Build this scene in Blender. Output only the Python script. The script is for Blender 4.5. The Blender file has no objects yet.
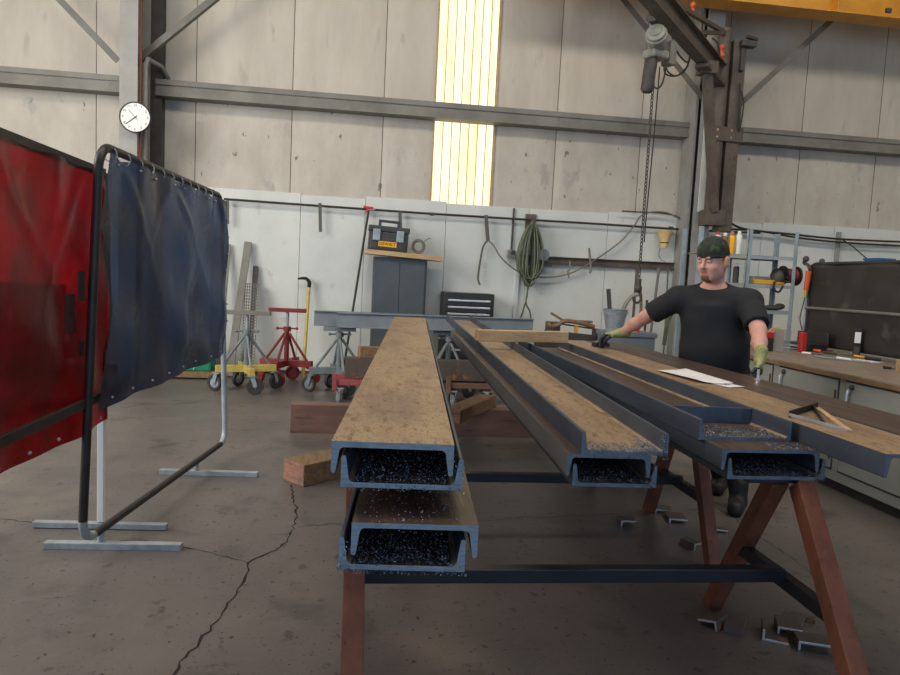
import bpy, bmesh, math, random
import numpy as np
from mathutils import Vector, Matrix
random.seed(7); np.random.seed(7)
SC = bpy.context.scene
COL = SC.collection
PI = math.pi
# ------------------------------------------------------------------ camera
YAW, PITCH, ROLL = (math.radians(a) for a in (7.4, 5.0, 2.8))
FPX = 680.0
EYE = Vector((0, 0, 1.49))
_f = Vector((math.sin(YAW)*math.cos(PITCH), math.cos(YAW)*math.cos(PITCH), -math.sin(PITCH)))
_r0 = Vector((math.cos(YAW), -math.sin(YAW), 0)); _u0 = _r0.cross(_f)
_r = _r0*math.cos(ROLL)+_u0*math.sin(ROLL); _u = _u0*math.cos(ROLL)-_r0*math.sin(ROLL)
cd = bpy.data.cameras.new('camera'); cam = bpy.data.objects.new('camera', cd); COL.objects.link(cam)
cd.sensor_fit = 'HORIZONTAL'; cd.sensor_width = 36.0; cd.lens = 36.0*FPX/900.0; cd.clip_start = .05; cd.clip_end = 100
m3 = Matrix((_r, _u, -_f)).transposed()
cam.matrix_world = Matrix.Translation(EYE) @ m3.to_4x4()
SC.camera = cam
# survey helpers: a sight line from the photograph met with a known plane of the place
def _ray(x, y): return _f + _r*((x-450)/FPX) - _u*((y-337.5)/FPX)
def W(x, y, Y):
    d = _ray(x, y); return EYE + d*(Y/d.y)
def G(x, y, z):
    d = _ray(x, y); return EYE + d*((z-EYE.z)/d.z)
def XP(x, y, X):
    d = _ray(x, y); return EYE + d*(X/d.x)
V = Vector
# ------------------------------------------------------------------ materials
def lin(c):
    return tuple(((v/255)/12.92 if v/255 <= .04045 else ((v/255+.055)/1.055)**2.4) for v in c)
def nd(nt, t, **kw):
    n = nt.nodes.new(t)
    for k, v in kw.items():
        if k in n.inputs: n.inputs[k].default_value = v
        else: setattr(n, k, v)
    return n
def mat(name, c1, c2=None, scale=6.0, stretch=(1,1,1), rough=.6, rough2=None, metal=0.0, bump=0.0, bscale=None, spots=None, spec=.5, lo=.35, hi=.65):
    m = bpy.data.materials.new(name); m.use_nodes = True; nt = m.node_tree; nt.nodes.clear()
    out = nd(nt, 'ShaderNodeOutputMaterial'); b = nd(nt, 'ShaderNodeBsdfPrincipled')
    nt.links.new(b.outputs[0], out.inputs[0])
    b.inputs['Roughness'].default_value = rough; b.inputs['Metallic'].default_value = metal
    b.inputs['Specular IOR Level'].default_value = spec
    tc = nd(nt, 'ShaderNodeTexCoord'); mp = nd(nt, 'ShaderNodeMapping'); mp.inputs['Scale'].default_value = stretch
    nt.links.new(tc.outputs['Object'], mp.inputs[0])
    a = (*lin(c1), 1)
    col = None
    n1 = nd(nt, 'ShaderNodeTexNoise', Scale=scale, Detail=6.0, Roughness=.62); nt.links.new(mp.outputs[0], n1.inputs['Vector'])
    rm = nd(nt, 'ShaderNodeMapRange'); rm.inputs[1].default_value = lo; rm.inputs[2].default_value = hi
    nt.links.new(n1.outputs[0], rm.inputs[0])
    mx = nd(nt, 'ShaderNodeMix', data_type='RGBA'); mx.inputs[6].default_value = a; mx.inputs[7].default_value = (*lin(c2 or c1), 1)
    nt.links.new(rm.outputs[0], mx.inputs[0]); col = mx.outputs[2]
    if spots:
        for (sc, sz, th, width) in spots:
            n2 = nd(nt, 'ShaderNodeTexNoise', Scale=sc, Detail=4.0, Roughness=.6); nt.links.new(mp.outputs[0], n2.inputs['Vector'])
            r2 = nd(nt, 'ShaderNodeMapRange'); r2.inputs[1].default_value = th; r2.inputs[2].default_value = th+width
            nt.links.new(n2.outputs[0], r2.inputs[0])
            m2 = nd(nt, 'ShaderNodeMix', data_type='RGBA'); m2.inputs[7].default_value = (*lin(sz), 1)
            nt.links.new(r2.outputs[0], m2.inputs[0]); nt.links.new(col, m2.inputs[6]); col = m2.outputs[2]
    nt.links.new(col, b.inputs['Base Color'])
    if rough2 is not None:
        rr = nd(nt, 'ShaderNodeMapRange'); rr.inputs[3].default_value = rough; rr.inputs[4].default_value = rough2
        nt.links.new(n1.outputs[0], rr.inputs[0]); nt.links.new(rr.outputs[0], b.inputs['Roughness'])
    if bump:
        n3 = nd(nt, 'ShaderNodeTexNoise', Scale=bscale or scale*4, Detail=5.0); nt.links.new(mp.outputs[0], n3.inputs['Vector'])
        bp = nd(nt, 'ShaderNodeBump', Strength=bump, Distance=.02); nt.links.new(n3.outputs[0], bp.inputs['Height'])
        nt.links.new(bp.outputs[0], b.inputs['Normal'])
    return m
def vinyl(name, c1, c2, tcol, fac, rough=.22, dirt=0):
    m = mat(name, c1, c2, scale=2.2, rough=rough, rough2=.38, bump=.45, bscale=4)
    nt = m.node_tree; out = [n for n in nt.nodes if n.type == 'OUTPUT_MATERIAL'][0]; b = [n for n in nt.nodes if n.type == 'BSDF_PRINCIPLED'][0]
    t = nd(nt, 'ShaderNodeBsdfTransparent'); t.inputs[0].default_value = (*tcol, 1)
    tl = nd(nt, 'ShaderNodeBsdfTranslucent'); tl.inputs[0].default_value = (*[min(1, v*1.2) for v in tcol], 1)
    m1 = nd(nt, 'ShaderNodeMixShader'); m1.inputs[0].default_value = .12
    nt.links.new(t.outputs[0], m1.inputs[1]); nt.links.new(tl.outputs[0], m1.inputs[2])
    m2 = nd(nt, 'ShaderNodeMixShader'); m2.inputs[0].default_value = fac
    if dirt:
        tc = [n for n in nt.nodes if n.type == 'TEX_COORD'][0]; n5 = nd(nt, 'ShaderNodeTexNoise', Scale=1.5, Detail=5.0, Roughness=.65); nt.links.new(tc.outputs['Object'], n5.inputs['Vector'])
        r5 = nd(nt, 'ShaderNodeMapRange'); r5.inputs[1].default_value = .38; r5.inputs[2].default_value = .60; r5.inputs[3].default_value = fac-dirt; r5.inputs[4].default_value = fac+.08
        nt.links.new(n5.outputs[0], r5.inputs[0]); nt.links.new(r5.outputs[0], m2.inputs[0])
    nt.links.new(b.outputs[0], m2.inputs[1]); nt.links.new(m1.outputs[0], m2.inputs[2]); nt.links.new(m2.outputs[0], out.inputs[0])
    return m
M = {}
M['panel'] = mat('painted_wall_panel', (198,191,178), (183,175,162), scale=1.1, stretch=(2,2,.6), rough=.65, bump=.05, bscale=3, spots=[(3.0,(168,160,150),.62,.14),(30,(140,126,112),.75,.03)])
M['panel_low'] = mat('worn_wall_panel', (198,191,178), (181,173,160), scale=1.4, stretch=(2,2,1.1), rough=.65, bump=.08, bscale=4, spots=[(1.6,(172,166,158),.60,.06),(26,(146,118,96),.69,.03),(4.2,(126,120,112),.665,.02)])
M['seam'] = mat('seam_stain', (120,104,88), (88,78,68), scale=5, rough=.8)
M['wainscot'] = mat('white_painted_board', (218,220,214), (202,206,200), scale=1.2, rough=.5, bump=.03, spots=[(3.2,(176,172,164),.63,.12),(30,(130,122,112),.75,.03)])
M['roof'] = mat('roof_sheet', (150,148,144), rough=.7)
M['girt'] = mat('grey_painted_steel', (130,128,119), (110,107,99), scale=3, rough=.55, spots=[(14,(100,92,84),.66,.08)])
M['brace'] = mat('dull_grey_brace', (116,113,106), (98,95,88), scale=4, rough=.55)
M['column'] = mat('light_grey_painted_steel', (156,155,150), (140,138,132), scale=2.5, rough=.55, spots=[(12,(112,104,96),.68,.08)])
M['dark_steel'] = mat('dark_painted_steel', (78,72,67), (60,55,51), scale=5, rough=.6)
M['jib'] = mat('grimy_brown_steel', (104,92,81), (78,69,60), scale=4, rough=.6, spots=[(14,(58,52,46),.62,.1)])
M['crane'] = mat('crane_yellow_paint', (214,150,38), (196,132,30), scale=3, rough=.45, spots=[(10,(150,100,32),.68,.08)])
M['web'] = mat('tan_rusted_web', (178,150,116), (154,128,100), scale=2.2, stretch=(3,1.0,3), rough=.36, rough2=.52, metal=.3, bump=.16, bscale=40, spots=[(2.2,(142,120,102),.52,.16),(12,(122,88,54),.56,.12),(34,(110,84,62),.59,.08),(80,(92,72,56),.60,.06)])
M['webd'] = mat('brown_web', (96,78,68), (72,60,54), scale=2.2, stretch=(8,.7,3), rough=.32, rough2=.48, metal=.35, bump=.08, bscale=30, spots=[(5,(122,94,66),.56,.14),(40,(60,50,46),.64,.08)])
M['mill'] = mat('blue_mill_scale', (82,92,104), (64,72,82), scale=3, stretch=(2,.6,2), rough=.42, rough2=.55, metal=.35, bump=.06, bscale=14, spots=[(12,(88,80,70),.68,.08)])
M['millg'] = mat('grey_mill_scale', (112,112,111), (92,92,92), scale=3, stretch=(2,.6,2), rough=.5, metal=.3, bump=.06, bscale=14, spots=[(10,(112,98,82),.66,.08)])
M['cutd'] = mat('dull_cut_steel', (110,120,128), (90,98,106), scale=30, rough=.5, metal=.2, bump=.1, bscale=80)
M['clear'] = vinyl('clear_acrylic', (190,196,196), (176,182,182), (.86,.89,.89), .8)
M['cut'] = mat('saw_cut_steel', (142,158,168), (120,134,144), scale=30, stretch=(1,1,5), rough=.5, metal=.15, bump=.1, bscale=80)
M['chips'] = mat('metal_chips', (150,164,180), (70,78,88), scale=120, rough=.3, metal=.5)
M['rust'] = mat('rust_primer', (134,80,54), (104,62,44), scale=5, stretch=(2,2,.8), rough=.55, bump=.06, spots=[(16,(70,44,36),.62,.08),(9,(132,84,60),.66,.06)])
M['rustd'] = mat('dull_rust_plate', (124,92,78), (100,74,64), scale=4, stretch=(.5,2,3), rough=.6, spots=[(8,(70,60,56),.62,.08)])
M['rustspot'] = mat('spotted_rusty_steel', (92,82,74), (80,70,62), scale=6, rough=.6, spots=[(9,(150,92,48),.6,.04)])
M['tube'] = mat('dark_square_tube', (44,46,52), (34,36,41), scale=5, rough=.4, metal=.3)
M['galv'] = mat('galvanised_steel', (166,174,178), (140,148,152), scale=14, rough=.42, metal=.25)
M['greybeam'] = mat('grey_blue_beam', (128,136,142), (112,120,126), scale=3, rough=.5, spots=[(8,(110,100,90),.68,.06)])
M['blk'] = mat('black_frame', (40,38,37), (52,48,46), scale=9, rough=.45, metal=.2)
M['red_v'] = vinyl('red_vinyl', (70,20,18), (36,20,18), (.36,.009,.012), .60, dirt=.40)
M['blue_v'] = vinyl('smoky_blue_vinyl', (82,72,66), (32,44,70), (.05,.10,.21), .45, rough=.2, dirt=.22)
M['tape'] = mat('black_tape', (40,22,22), rough=.5)
M['clockf'] = mat('clock_white', (236,236,230), rough=.4)
M['black'] = mat('matte_black', (26,26,27), (34,34,34), rough=.55)
M['ink'] = mat('black_ink', (30,30,30), rough=.6)
M['timber'] = mat('raw_timber', (198,170,130), (174,142,102), scale=4, stretch=(1,8,8), rough=.7, bump=.1, spots=[(7,(112,84,56),.66,.06)])
M['timberx'] = mat('weathered_timber', (142,112,82), (112,86,62), scale=4, stretch=(8,1,8), rough=.75, bump=.1)
M['timbend'] = mat('timber_end_grain', (172,118,92), (110,88,82), scale=9, stretch=(1,1,4), rough=.7)
M['floor'] = mat('concrete_floor', (110,102,96), (88,83,80), scale=.8, rough=.5, rough2=.36, bump=.16, bscale=9, spots=[(2.3,(80,74,71),.57,.12),(.55,(124,114,105),.54,.16),(9,(76,70,67),.62,.05),(30,(40,38,37),.635,.03),(60,(52,48,46),.64,.03)])
M['crack'] = mat('crack_dark', (34,31,30), rough=.9)
M['yellow'] = mat('faded_yellow_paint', (206,186,96), (186,160,78), scale=6, rough=.5, spots=[(12,(140,120,84),.65,.06)])
M['stgrey'] = mat('stand_blue_grey', (126,136,138), (104,112,114), scale=6, rough=.5)
M['stred'] = mat('stand_red', (146,48,50), (118,38,40), scale=6, rough=.45, spots=[(12,(96,50,46),.65,.06)])
M['stpink'] = mat('faded_red_paint', (168,84,88), (140,66,70), scale=6, rough=.5)
M['rubber'] = mat('wheel_rubber', (58,58,60), (46,46,47), rough=.7)
M['rubberlt'] = mat('grey_wheel_rubber', (120,126,128), (96,102,104), rough=.6)
M['cab'] = mat('dark_grey_cabinet', (82,90,94), (70,77,81), scale=2, rough=.5, spots=[(18,(112,118,120),.72,.03)])
M['bench'] = mat('bench_green_grey', (164,166,158), (148,150,142), scale=2, rough=.45, spots=[(9,(112,98,80),.68,.08)])
M['benchtop'] = mat('worn_bench_top', (150,136,122), (116,104,94), scale=5, stretch=(4,1,1), rough=.55, spots=[(6,(160,150,140),.66,.06)])
M['chest'] = mat('tool_chest_black', (48,47,46), (40,39,38), rough=.45)
M['chrome'] = mat('bright_chrome', (214,214,212), rough=.25, metal=.6)
M['dwyel'] = mat('label_yellow', (244,178,20), rough=.5)
M['tbx'] = mat('tool_box_charcoal', (62,64,64), (54,56,56), rough=.5)
M['hoseg'] = mat('green_grey_hose', (104,112,88), (84,92,70), scale=9, rough=.5)
M['cable'] = mat('black_cable', (48,46,44), rough=.6)
M['funnel'] = mat('cream_plastic', (226,196,132), (214,182,116), rough=.5)
M['hoistg'] = mat('hoist_grey', (150,152,140), (128,128,118), scale=8, rough=.5, spots=[(12,(104,92,78),.64,.08)])
M['orange'] = mat('orange_plastic', (214,92,48), rough=.5)
M['redp'] = mat('red_plastic', (186,44,38), rough=.45)
M['yellp'] = mat('yellow_plastic', (224,164,40), rough=.5)
M['greenp'] = mat('green_plastic', (16,128,92), rough=.5)
M['bluep'] = mat('blue_plastic', (58,104,152), rough=.5)
M['paper'] = mat('paper', (226,224,224), (214,214,218), rough=.8)
M['white'] = mat('white_plastic', (226,228,224), rough=.5)
M['screen'] = mat('black_canvas', (58,54,50), (44,42,39), scale=2.0, rough=.5, bump=.2, bscale=3, spots=[(3,(78,72,66),.62,.08)])
M['shelfg'] = mat('galv_shelf', (164,176,180), (140,154,160), scale=8, rough=.4, metal=.1)
M['skin'] = mat('skin', (214,164,146), (204,148,130), scale=14, rough=.5)
M['lips'] = mat('lips', (176,104,98), rough=.5)
M['hair'] = mat('brown_hair', (126,90,68), (104,74,56), scale=40, rough=.7, bump=.3)
M['tee'] = mat('black_cotton', (33,34,38), (27,28,32), scale=9, rough=.85, bump=.5, bscale=5)
M['pants'] = mat('dark_work_trousers', (27,27,30), (22,22,25), rough=.85, bump=.2)
M['boot'] = mat('dark_boots', (38,33,30), rough=.6)
M['camo'] = mat('camouflage_cloth', (44,50,42), (34,38,35), scale=14, rough=.85, lo=.46, hi=.54, spots=[(17,(58,78,44),.56,.03),(15,(82,66,42),.62,.03)])
M['glove'] = mat('knit_glove_green', (168,168,112), (144,146,96), scale=50, rough=.8, bump=.2)
M['gloved'] = mat('glove_black_palm', (46,50,52), (36,40,42), scale=20, rough=.5)
M['denim'] = mat('grey_strap', (92,90,84), rough=.7)
M['eyew'] = mat('eye_white', (220,214,208), rough=.3)
def skylight_mat():
    m = bpy.data.materials.new('lit_translucent_panel'); m.use_nodes = True; nt = m.node_tree; nt.nodes.clear()
    out = nd(nt, 'ShaderNodeOutputMaterial'); e = nd(nt, 'ShaderNodeEmission'); e.inputs[1].default_value = 1
    tc = nd(nt, 'ShaderNodeTexCoord'); mp = nd(nt, 'ShaderNodeMapping'); mp.inputs['Scale'].default_value = (6, 6, .35)
    n = nd(nt, 'ShaderNodeTexNoise', Scale=2.0, Detail=4.0)
    nt.links.new(tc.outputs['Object'], mp.inputs[0]); nt.links.new(mp.outputs[0], n.inputs['Vector'])
    r = nd(nt, 'ShaderNodeValToRGB'); r.color_ramp.elements[0].position = .36; r.color_ramp.elements[0].color = (1,.78,.42,1)
    r.color_ramp.elements[1].position = .56; r.color_ramp.elements[1].color = (1,.91,.62,1)
    nt.links.new(n.outputs[0], r.inputs[0]); nt.links.new(r.outputs[0], e.inputs[0]); nt.links.new(e.outputs[0], out.inputs[0])
    e.inputs[1].default_value = 1.45
    return m
M['sky'] = skylight_mat()
# ------------------------------------------------------------------ mesh building
WM = {}
def frame(d, up=V((0,0,1))):
    d = V(d).normalized()
    if abs(d.dot(up)) > .98: up = V((0,1,0)) if abs(d.y) < .9 else V((1,0,0))
    x = d.cross(up).normalized(); z = x.cross(d).normalized()
    return Matrix((x, d, z)).transposed()           # columns: side, along, up
def rotz(a): return Matrix.Rotation(a, 3, 'Z')
class MB:
    def __init__(s): s.v = []; s.f = []; s.m = []; s.mi = 0
    def add(s, vs, fs):
        o = len(s.v); s.v += [V(p) for p in vs]
        for f in fs: s.f.append([i+o for i in f]); s.m.append(s.mi)
        return s
    def box(s, c, size, rot=None):
        c = V(c); h = V(size)/2; vs = []
        for x in (-1,1):
            for y in (-1,1):
                for z in (-1,1):
                    p = V((x*h.x, y*h.y, z*h.z)); vs.append(c + (rot @ p if rot is not None else p))
        return s.add(vs, [(0,1,3,2),(4,6,7,5),(0,4,5,1),(2,3,7,6),(0,2,6,4),(1,5,7,3)])
    def bx(s, x0, x1, y0, y1, z0, z1): return s.box(((x0+x1)/2,(y0+y1)/2,(z0+z1)/2), (x1-x0,y1-y0,z1-z0))
    def bar(s, p0, p1, w, h, up=V((0,0,1))):
        p0, p1 = V(p0), V(p1); return s.box((p0+p1)/2, (w, (p1-p0).length, h), frame(p1-p0, V(up)))
    def cone(s, p0, p1, r0, r1=None, n=14):
        p0, p1 = V(p0), V(p1); r1 = r0 if r1 is None else r1; R = frame(p1-p0); vs = []
        for p, r in ((p0, r0), (p1, r1)):
            for i in range(n):
                a = 2*PI*i/n; vs.append(p + R @ V((r*math.cos(a), 0, r*math.sin(a))))
        fs = [(i, i+n, (i+1) % n+n, (i+1) % n) for i in range(n)] + [list(range(n)), list(range(2*n-1, n-1, -1))]
        return s.add(vs, fs)
    def tube(s, pts, r, n=8, closed=False):
        pts = [V(p) for p in pts]; L = len(pts); vs = []; up = V((0,0,1)); prev = None
        for i, p in enumerate(pts):
            a = pts[(i-1) % L] if (closed or i) else p; b = pts[(i+1) % L] if (closed or i < L-1) else p
            d = (b-a).normalized()
            if prev is None: x = frame(d).col[0].copy()
            else:
                x = prev - d*prev.dot(d)
                x = x.normalized() if x.length > 1e-6 else frame(d).col[0].copy()
            prev = x; z = x.cross(d); rr = r[i] if isinstance(r, (list, tuple)) else r
            for k in range(n):
                t = 2*PI*k/n; vs.append(p + x*(rr*math.cos(t)) + z*(rr*math.sin(t)))
        fs = []
        for i in range(L if closed else L-1):
            j = (i+1) % L
            for k in range(n): fs.append((i*n+k, i*n+(k+1) % n, j*n+(k+1) % n, j*n+k))
        if not closed: fs += [list(range(n-1, -1, -1)), list(range((L-1)*n, L*n))]
        return s.add(vs, fs)
    def lathe(s, prof, c, axis=(0,0,1), n=20):
        R = frame(axis); c = V(c); vs = []
        for (r, h) in prof:
            for k in range(n):
                t = 2*PI*k/n; vs.append(c + R @ V((r*math.cos(t), h, -r*math.sin(t))))
        fs = []
        for i in range(len(prof)-1):
            for k in range(n): fs.append((i*n+k, i*n+(k+1) % n, (i+1)*n+(k+1) % n, (i+1)*n+k))
        fs += [list(range(n-1, -1, -1)), list(range((len(prof)-1)*n, len(prof)*n))]
        return s.add(vs, fs)
    def prism(s, poly, o, ex, ey, ez):
        """polygon in the ex/ey plane at o, swept along ez (full vector)"""
        o, ex, ey, ez = V(o), V(ex), V(ey), V(ez); n = len(poly)
        vs = [o+ex*a+ey*b for a, b in poly] + [o+ex*a+ey*b+ez for a, b in poly]
        return s.add(vs, [list(range(n-1, -1, -1)), list(range(n, 2*n))] + [(i, (i+1) % n, (i+1) % n+n, i+n) for i in range(n)])
    def ball(s, c, r, nu=12, nv=8, R=None):
        r = V((r, r, r)) if not hasattr(r, '__len__') else V(r); c = V(c); vs = []; fs = []
        for i in range(1, nv):
            for k in range(nu):
                a, t = PI*i/nv, 2*PI*k/nu; p = V((r.x*math.sin(a)*math.cos(t), r.y*math.sin(a)*math.sin(t), r.z*math.cos(a)))
                vs.append(c + (R @ p if R is not None else p))
        for i in range(nv-2):
            for k in range(nu): fs.append((i*nu+k, (i+1)*nu+k, (i+1)*nu+(k+1) % nu, i*nu+(k+1) % nu))
        T = V((0,0,r.z)); vs += [c+(R @ T if R is not None else T), c-(R @ T if R is not None else T)]
        a, b = len(vs)-2, len(vs)-1
        for k in range(nu): fs.append((a, k, (k+1) % nu)); fs.append((b, (nv-2)*nu+(k+1) % nu, (nv-2)*nu+k))
        return s.add(vs, fs)
    def grid(s, fn, nu, nv):
        vs = [fn(i/nu, j/nv) for j in range(nv+1) for i in range(nu+1)]
        return s.add(vs, [(j*(nu+1)+i, j*(nu+1)+i+1, (j+1)*(nu+1)+i+1, (j+1)*(nu+1)+i) for j in range(nv) for i in range(nu)])
    def build(s, name, mats, parent=None, bevel=0, smooth=None, origin=None, solid=0, seg=2):
        if not isinstance(mats, (list, tuple)): mats = [mats]
        if parent is not None: base = WM[parent.name]
        else:
            if origin is None:
                xs = [p.x for p in s.v]; ys = [p.y for p in s.v]; zs = [p.z for p in s.v]
                origin = V(((min(xs)+max(xs))/2, (min(ys)+max(ys))/2, min(zs)))
            base = Matrix.Translation(origin)
        inv = base.inverted(); me = bpy.data.meshes.new(name)
        me.from_pydata([tuple(inv @ p) for p in s.v], [], s.f); me.validate()
        for k in mats: me.materials.append(M[k] if isinstance(k, str) else k)
        if len(me.polygons) == len(s.m): me.polygons.foreach_set('material_index', s.m)
        bm = bmesh.new(); bm.from_mesh(me); bmesh.ops.recalc_face_normals(bm, faces=bm.faces[:]); bm.to_mesh(me); bm.free()
        o = bpy.data.objects.new(name, me); COL.objects.link(o)
        if parent is not None: o.parent = parent; WM[o.name] = base.copy()
        else: o.location = origin; WM[o.name] = base
        if smooth:
            me.polygons.foreach_set('use_smooth', [True]*len(me.polygons))
            if smooth != 'all': 
                try: me.set_sharp_from_angle(angle=math.radians(40))
                except Exception: pass
        if solid:
            md = o.modifiers.new('thickness', 'SOLIDIFY'); md.thickness = solid; md.offset = 0
        if bevel:
            md = o.modifiers.new('bevel', 'BEVEL'); md.width = bevel; md.segments = seg; md.limit_method = 'ANGLE'; md.angle_limit = math.radians(35)
        return o
def thing(name, label, cat, loc=(0,0,0), rz=0, group=None):
    o = bpy.data.objects.new(name, None); COL.objects.link(o); o.location = loc; o.rotation_euler = (0,0,rz); o.empty_display_size = .05
    WM[o.name] = Matrix.Translation(V(loc)) @ Matrix.Rotation(rz, 4, 'Z')
    return tag(o, label, cat, group)
def tag(o, label, cat, group=None):
    o['label'] = label; o['category'] = cat
    if group: o['group'] = group
    return o
def struct(o): o['kind'] = 'structure'; return o
def stuff(o, label, cat): tag(o, label, cat); o['kind'] = 'stuff'; return o
def copy_thing(o, loc, rz, label, group=None):
    c = o.copy(); COL.objects.link(c); c.location = loc; c.rotation_euler = (0,0,rz); c['label'] = label
    if group: c['group'] = group
    WM[c.name] = Matrix.Translation(V(loc)) @ Matrix.Rotation(rz, 4, 'Z')
    def rec(src, dst):
        for ch in list(src.children):
            d = ch.copy(); COL.objects.link(d); d.parent = dst; WM[d.name] = WM[c.name].copy(); rec(ch, d)
    rec(o, c); return c
def text_mesh(txt, size, o, ex, ey, name, m, parent, depth=.002, xs=1.0):
    cu = bpy.data.curves.new('t', 'FONT'); cu.body = txt; cu.size = size; cu.align_x = 'CENTER'; cu.align_y = 'CENTER'; cu.extrude = depth; cu.offset = size*.012
    t = bpy.data.objects.new('t', cu); COL.objects.link(t); dg = bpy.context.evaluated_depsgraph_get(); me = bpy.data.meshes.new_from_object(t.evaluated_get(dg))
    bpy.data.objects.remove(t); ex, ey = V(ex), V(ey); ez = ex.cross(ey); mb = MB()
    mb.add([V(o)+ex*(v.co.x*xs)+ey*v.co.y+ez*v.co.z for v in me.vertices], [list(p.vertices) for p in me.polygons]); bpy.data.meshes.remove(me)
    return mb.build(name, m, parent)
def smoothpath(pts, n=8):
    pts = [V(p) for p in pts]; out = []
    for i in range(len(pts)-1):
        p0 = pts[max(i-1,0)]; p1 = pts[i]; p2 = pts[i+1]; p3 = pts[min(i+2,len(pts)-1)]
        for k in range(n):
            t = k/n; out.append(.5*((2*p1)+(p2-p0)*t+(2*p0-5*p1+4*p2-p3)*t*t+(3*p1-p0-3*p2+p3)*t**3))
    return out+[pts[-1]]
# ------------------------------------------------------------------ the building
XL, XR, YB, YF, ZT = -7.2, 11.0, 10.0, -8.0, 8.2
mb = MB(); mb.bx(XL, XR, YF, YB+.3, -.2, 0); struct(mb.build('floor', 'floor', origin=V((0,0,0))))
mb = MB(); mb.bx(XL, XR, YF, YB+.3, ZT, ZT+.2); struct(mb.build('ceiling', 'roof', origin=V((0,0,ZT))))
mb = MB(); mb.bx(XL-.2, XL, YF, 1.0, 0, ZT); mb.bx(XL-.2, XL, 6.0, YB+.3, 0, ZT); mb.bx(XL-.2, XL, 1.0, 6.0, 6.6, ZT); mb.bx(XL-.2, XL, 1.0, 6.0, 0, .3)
struct(mb.build('wall_left', 'panel', origin=V((XL,0,0))))
mb = MB(); mb.bx(XR, XR+.2, YF, YB+.3, 0, ZT); struct(mb.build('wall_right', 'panel', origin=V((XR,0,0))))
mb = MB(); mb.bx(XL, -6.0, YF-.2, YF, 0, ZT); mb.bx(9.5, XR, YF-.2, YF, 0, ZT); mb.bx(-6.0, 9.5, YF-.2, YF, 6.2, ZT); struct(mb.build('wall_front', 'panel', origin=V((0,YF,0))))
# back wall: insulated panels 1.3 m apart, a gap for the translucent sheet
SX0, SX1 = .915, 1.80
edges = [XL, -6.29, -4.99, -3.69, -2.39, -1.09, .185, SX0], [SX1, 2.73, 4.03, 5.32, 6.62, 7.91, 9.2, XR]
up = MB(); lo = MB(); seam = MB()
for grp in edges:
    for a, b in zip(grp[:-1], grp[1:]):
        # the panel face is dished a little between its seams
        def face(z0, z1, mbx, bow=.012):
            def fn(u, v):
                return V((a+.006+(b-a-.012)*u, YB - bow*math.sin(PI*u)**.6*1.0 if 0 < u < 1 else YB+.004, z0+(z1-z0)*v))
            mbx.grid(fn, 12, 1)
            mbx.bx(a+.006, b-.006, YB+.02, YB+.1, z0, z1)
        face(2.5, 3.9, lo); face(3.9, ZT, up)
    for a in grp: seam.bx(a-.012, a+.012, YB+.006, YB+.03, 2.5, ZT)
struct(up.build('wall_back', 'panel', origin=V((0,YB,0)))); struct(lo.build('wall_back_low', 'panel_low', origin=V((0,YB,0)))).name = 'wall_back_middle'
struct(seam.build('trim_1', 'seam', origin=V((0,YB,0))))
mb = MB(); mb.bx(XL, SX0, YB+.1, YB+.3, 2.4, ZT); mb.bx(SX1, XR, YB+.1, YB+.3, 2.4, ZT); mb.bx(XL, XR, YB+.1, YB+.3, 0, 2.56); struct(mb.build('wall_back_core', 'seam', origin=V((0,YB,0))))
# translucent corrugated sheet, daylight behind it
mb = MB()
def corr(u, v):
    p = u*7.0 % 1.0; d = .0 if p < .16 else (.03 if .3 < p < .86 else (.015))
    return V((SX0+(SX1-SX0)*u, YB+.035-d, 2.5+(ZT-2.5)*v))
mb.grid(corr, 112, 1); struct(mb.build('window_1', 'sky', origin=V((SX0,YB,2.5)), solid=.003))
mb = MB(); mb.bx(SX0-.012, SX0+.004, YB-.02, YB+.05, 2.55, ZT); mb.bx(SX1-.004, SX1+.012, YB-.02, YB+.05, 2.55, ZT)
for i in range(1, 7):
    x = SX0+(SX1-SX0)*(i+.08)/7.0; mb.bx(x-.006, x+.006, YB+.022, YB+.034, 2.55, ZT)
struct(mb.build('trim_2', 'timber', origin=V((SX0,YB,2.5))))
# white boarded lower wall
jx = [XL, -5.75, -4.52, -3.3, -2.12, -.93, -.02, 1.15, 2.38, 3.6, 4.85, 6.08, 7.3, 8.52, 9.75, XR]
mb = MB()
for i, (a, b) in enumerate(zip(jx[:-1], jx[1:])):
    zt = 2.575 + .018*math.sin(i*2.3); mb.bx(a+.003, b-.003, YB-.04, YB-.005, 0, zt)
mb.bx(XL, XR, YB-.01, YB-.002, 0, 2.55)
struct(mb.build('wall_back_boarding', 'wainscot', origin=V((0,YB,0)), bevel=.003))
mb = MB(); mb.bx(XL, XR, YB-.055, YB-.04, 0, .05); struct(mb.build('baseboard_back', 'dark_steel', origin=V((0,YB,0))))
# wall girts (lipped section)
def girt(x0, x1, k):
    prof = [(0,3.945),(-.235,3.945),(-.235,3.875),(-.225,3.875),(-.225,3.93),(-.02,3.93),(-.02,3.745),(-.225,3.745),(-.225,3.785),(-.235,3.785),(-.235,3.73),(0,3.73)]
    mb = MB(); mb.prism(prof, (x0, YB, 0), (0,1,0), (0,0,1), (x1-x0,0,0))
    mb.bx(x0, x1, YB-.215, YB-.19, 3.745, 3.93)
    struct(mb.build('wall_girt', 'girt'))
girt(XL, -3.2, 0); girt(-2.86, 4.72, 1); girt(5.3, XR, 2)
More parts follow.
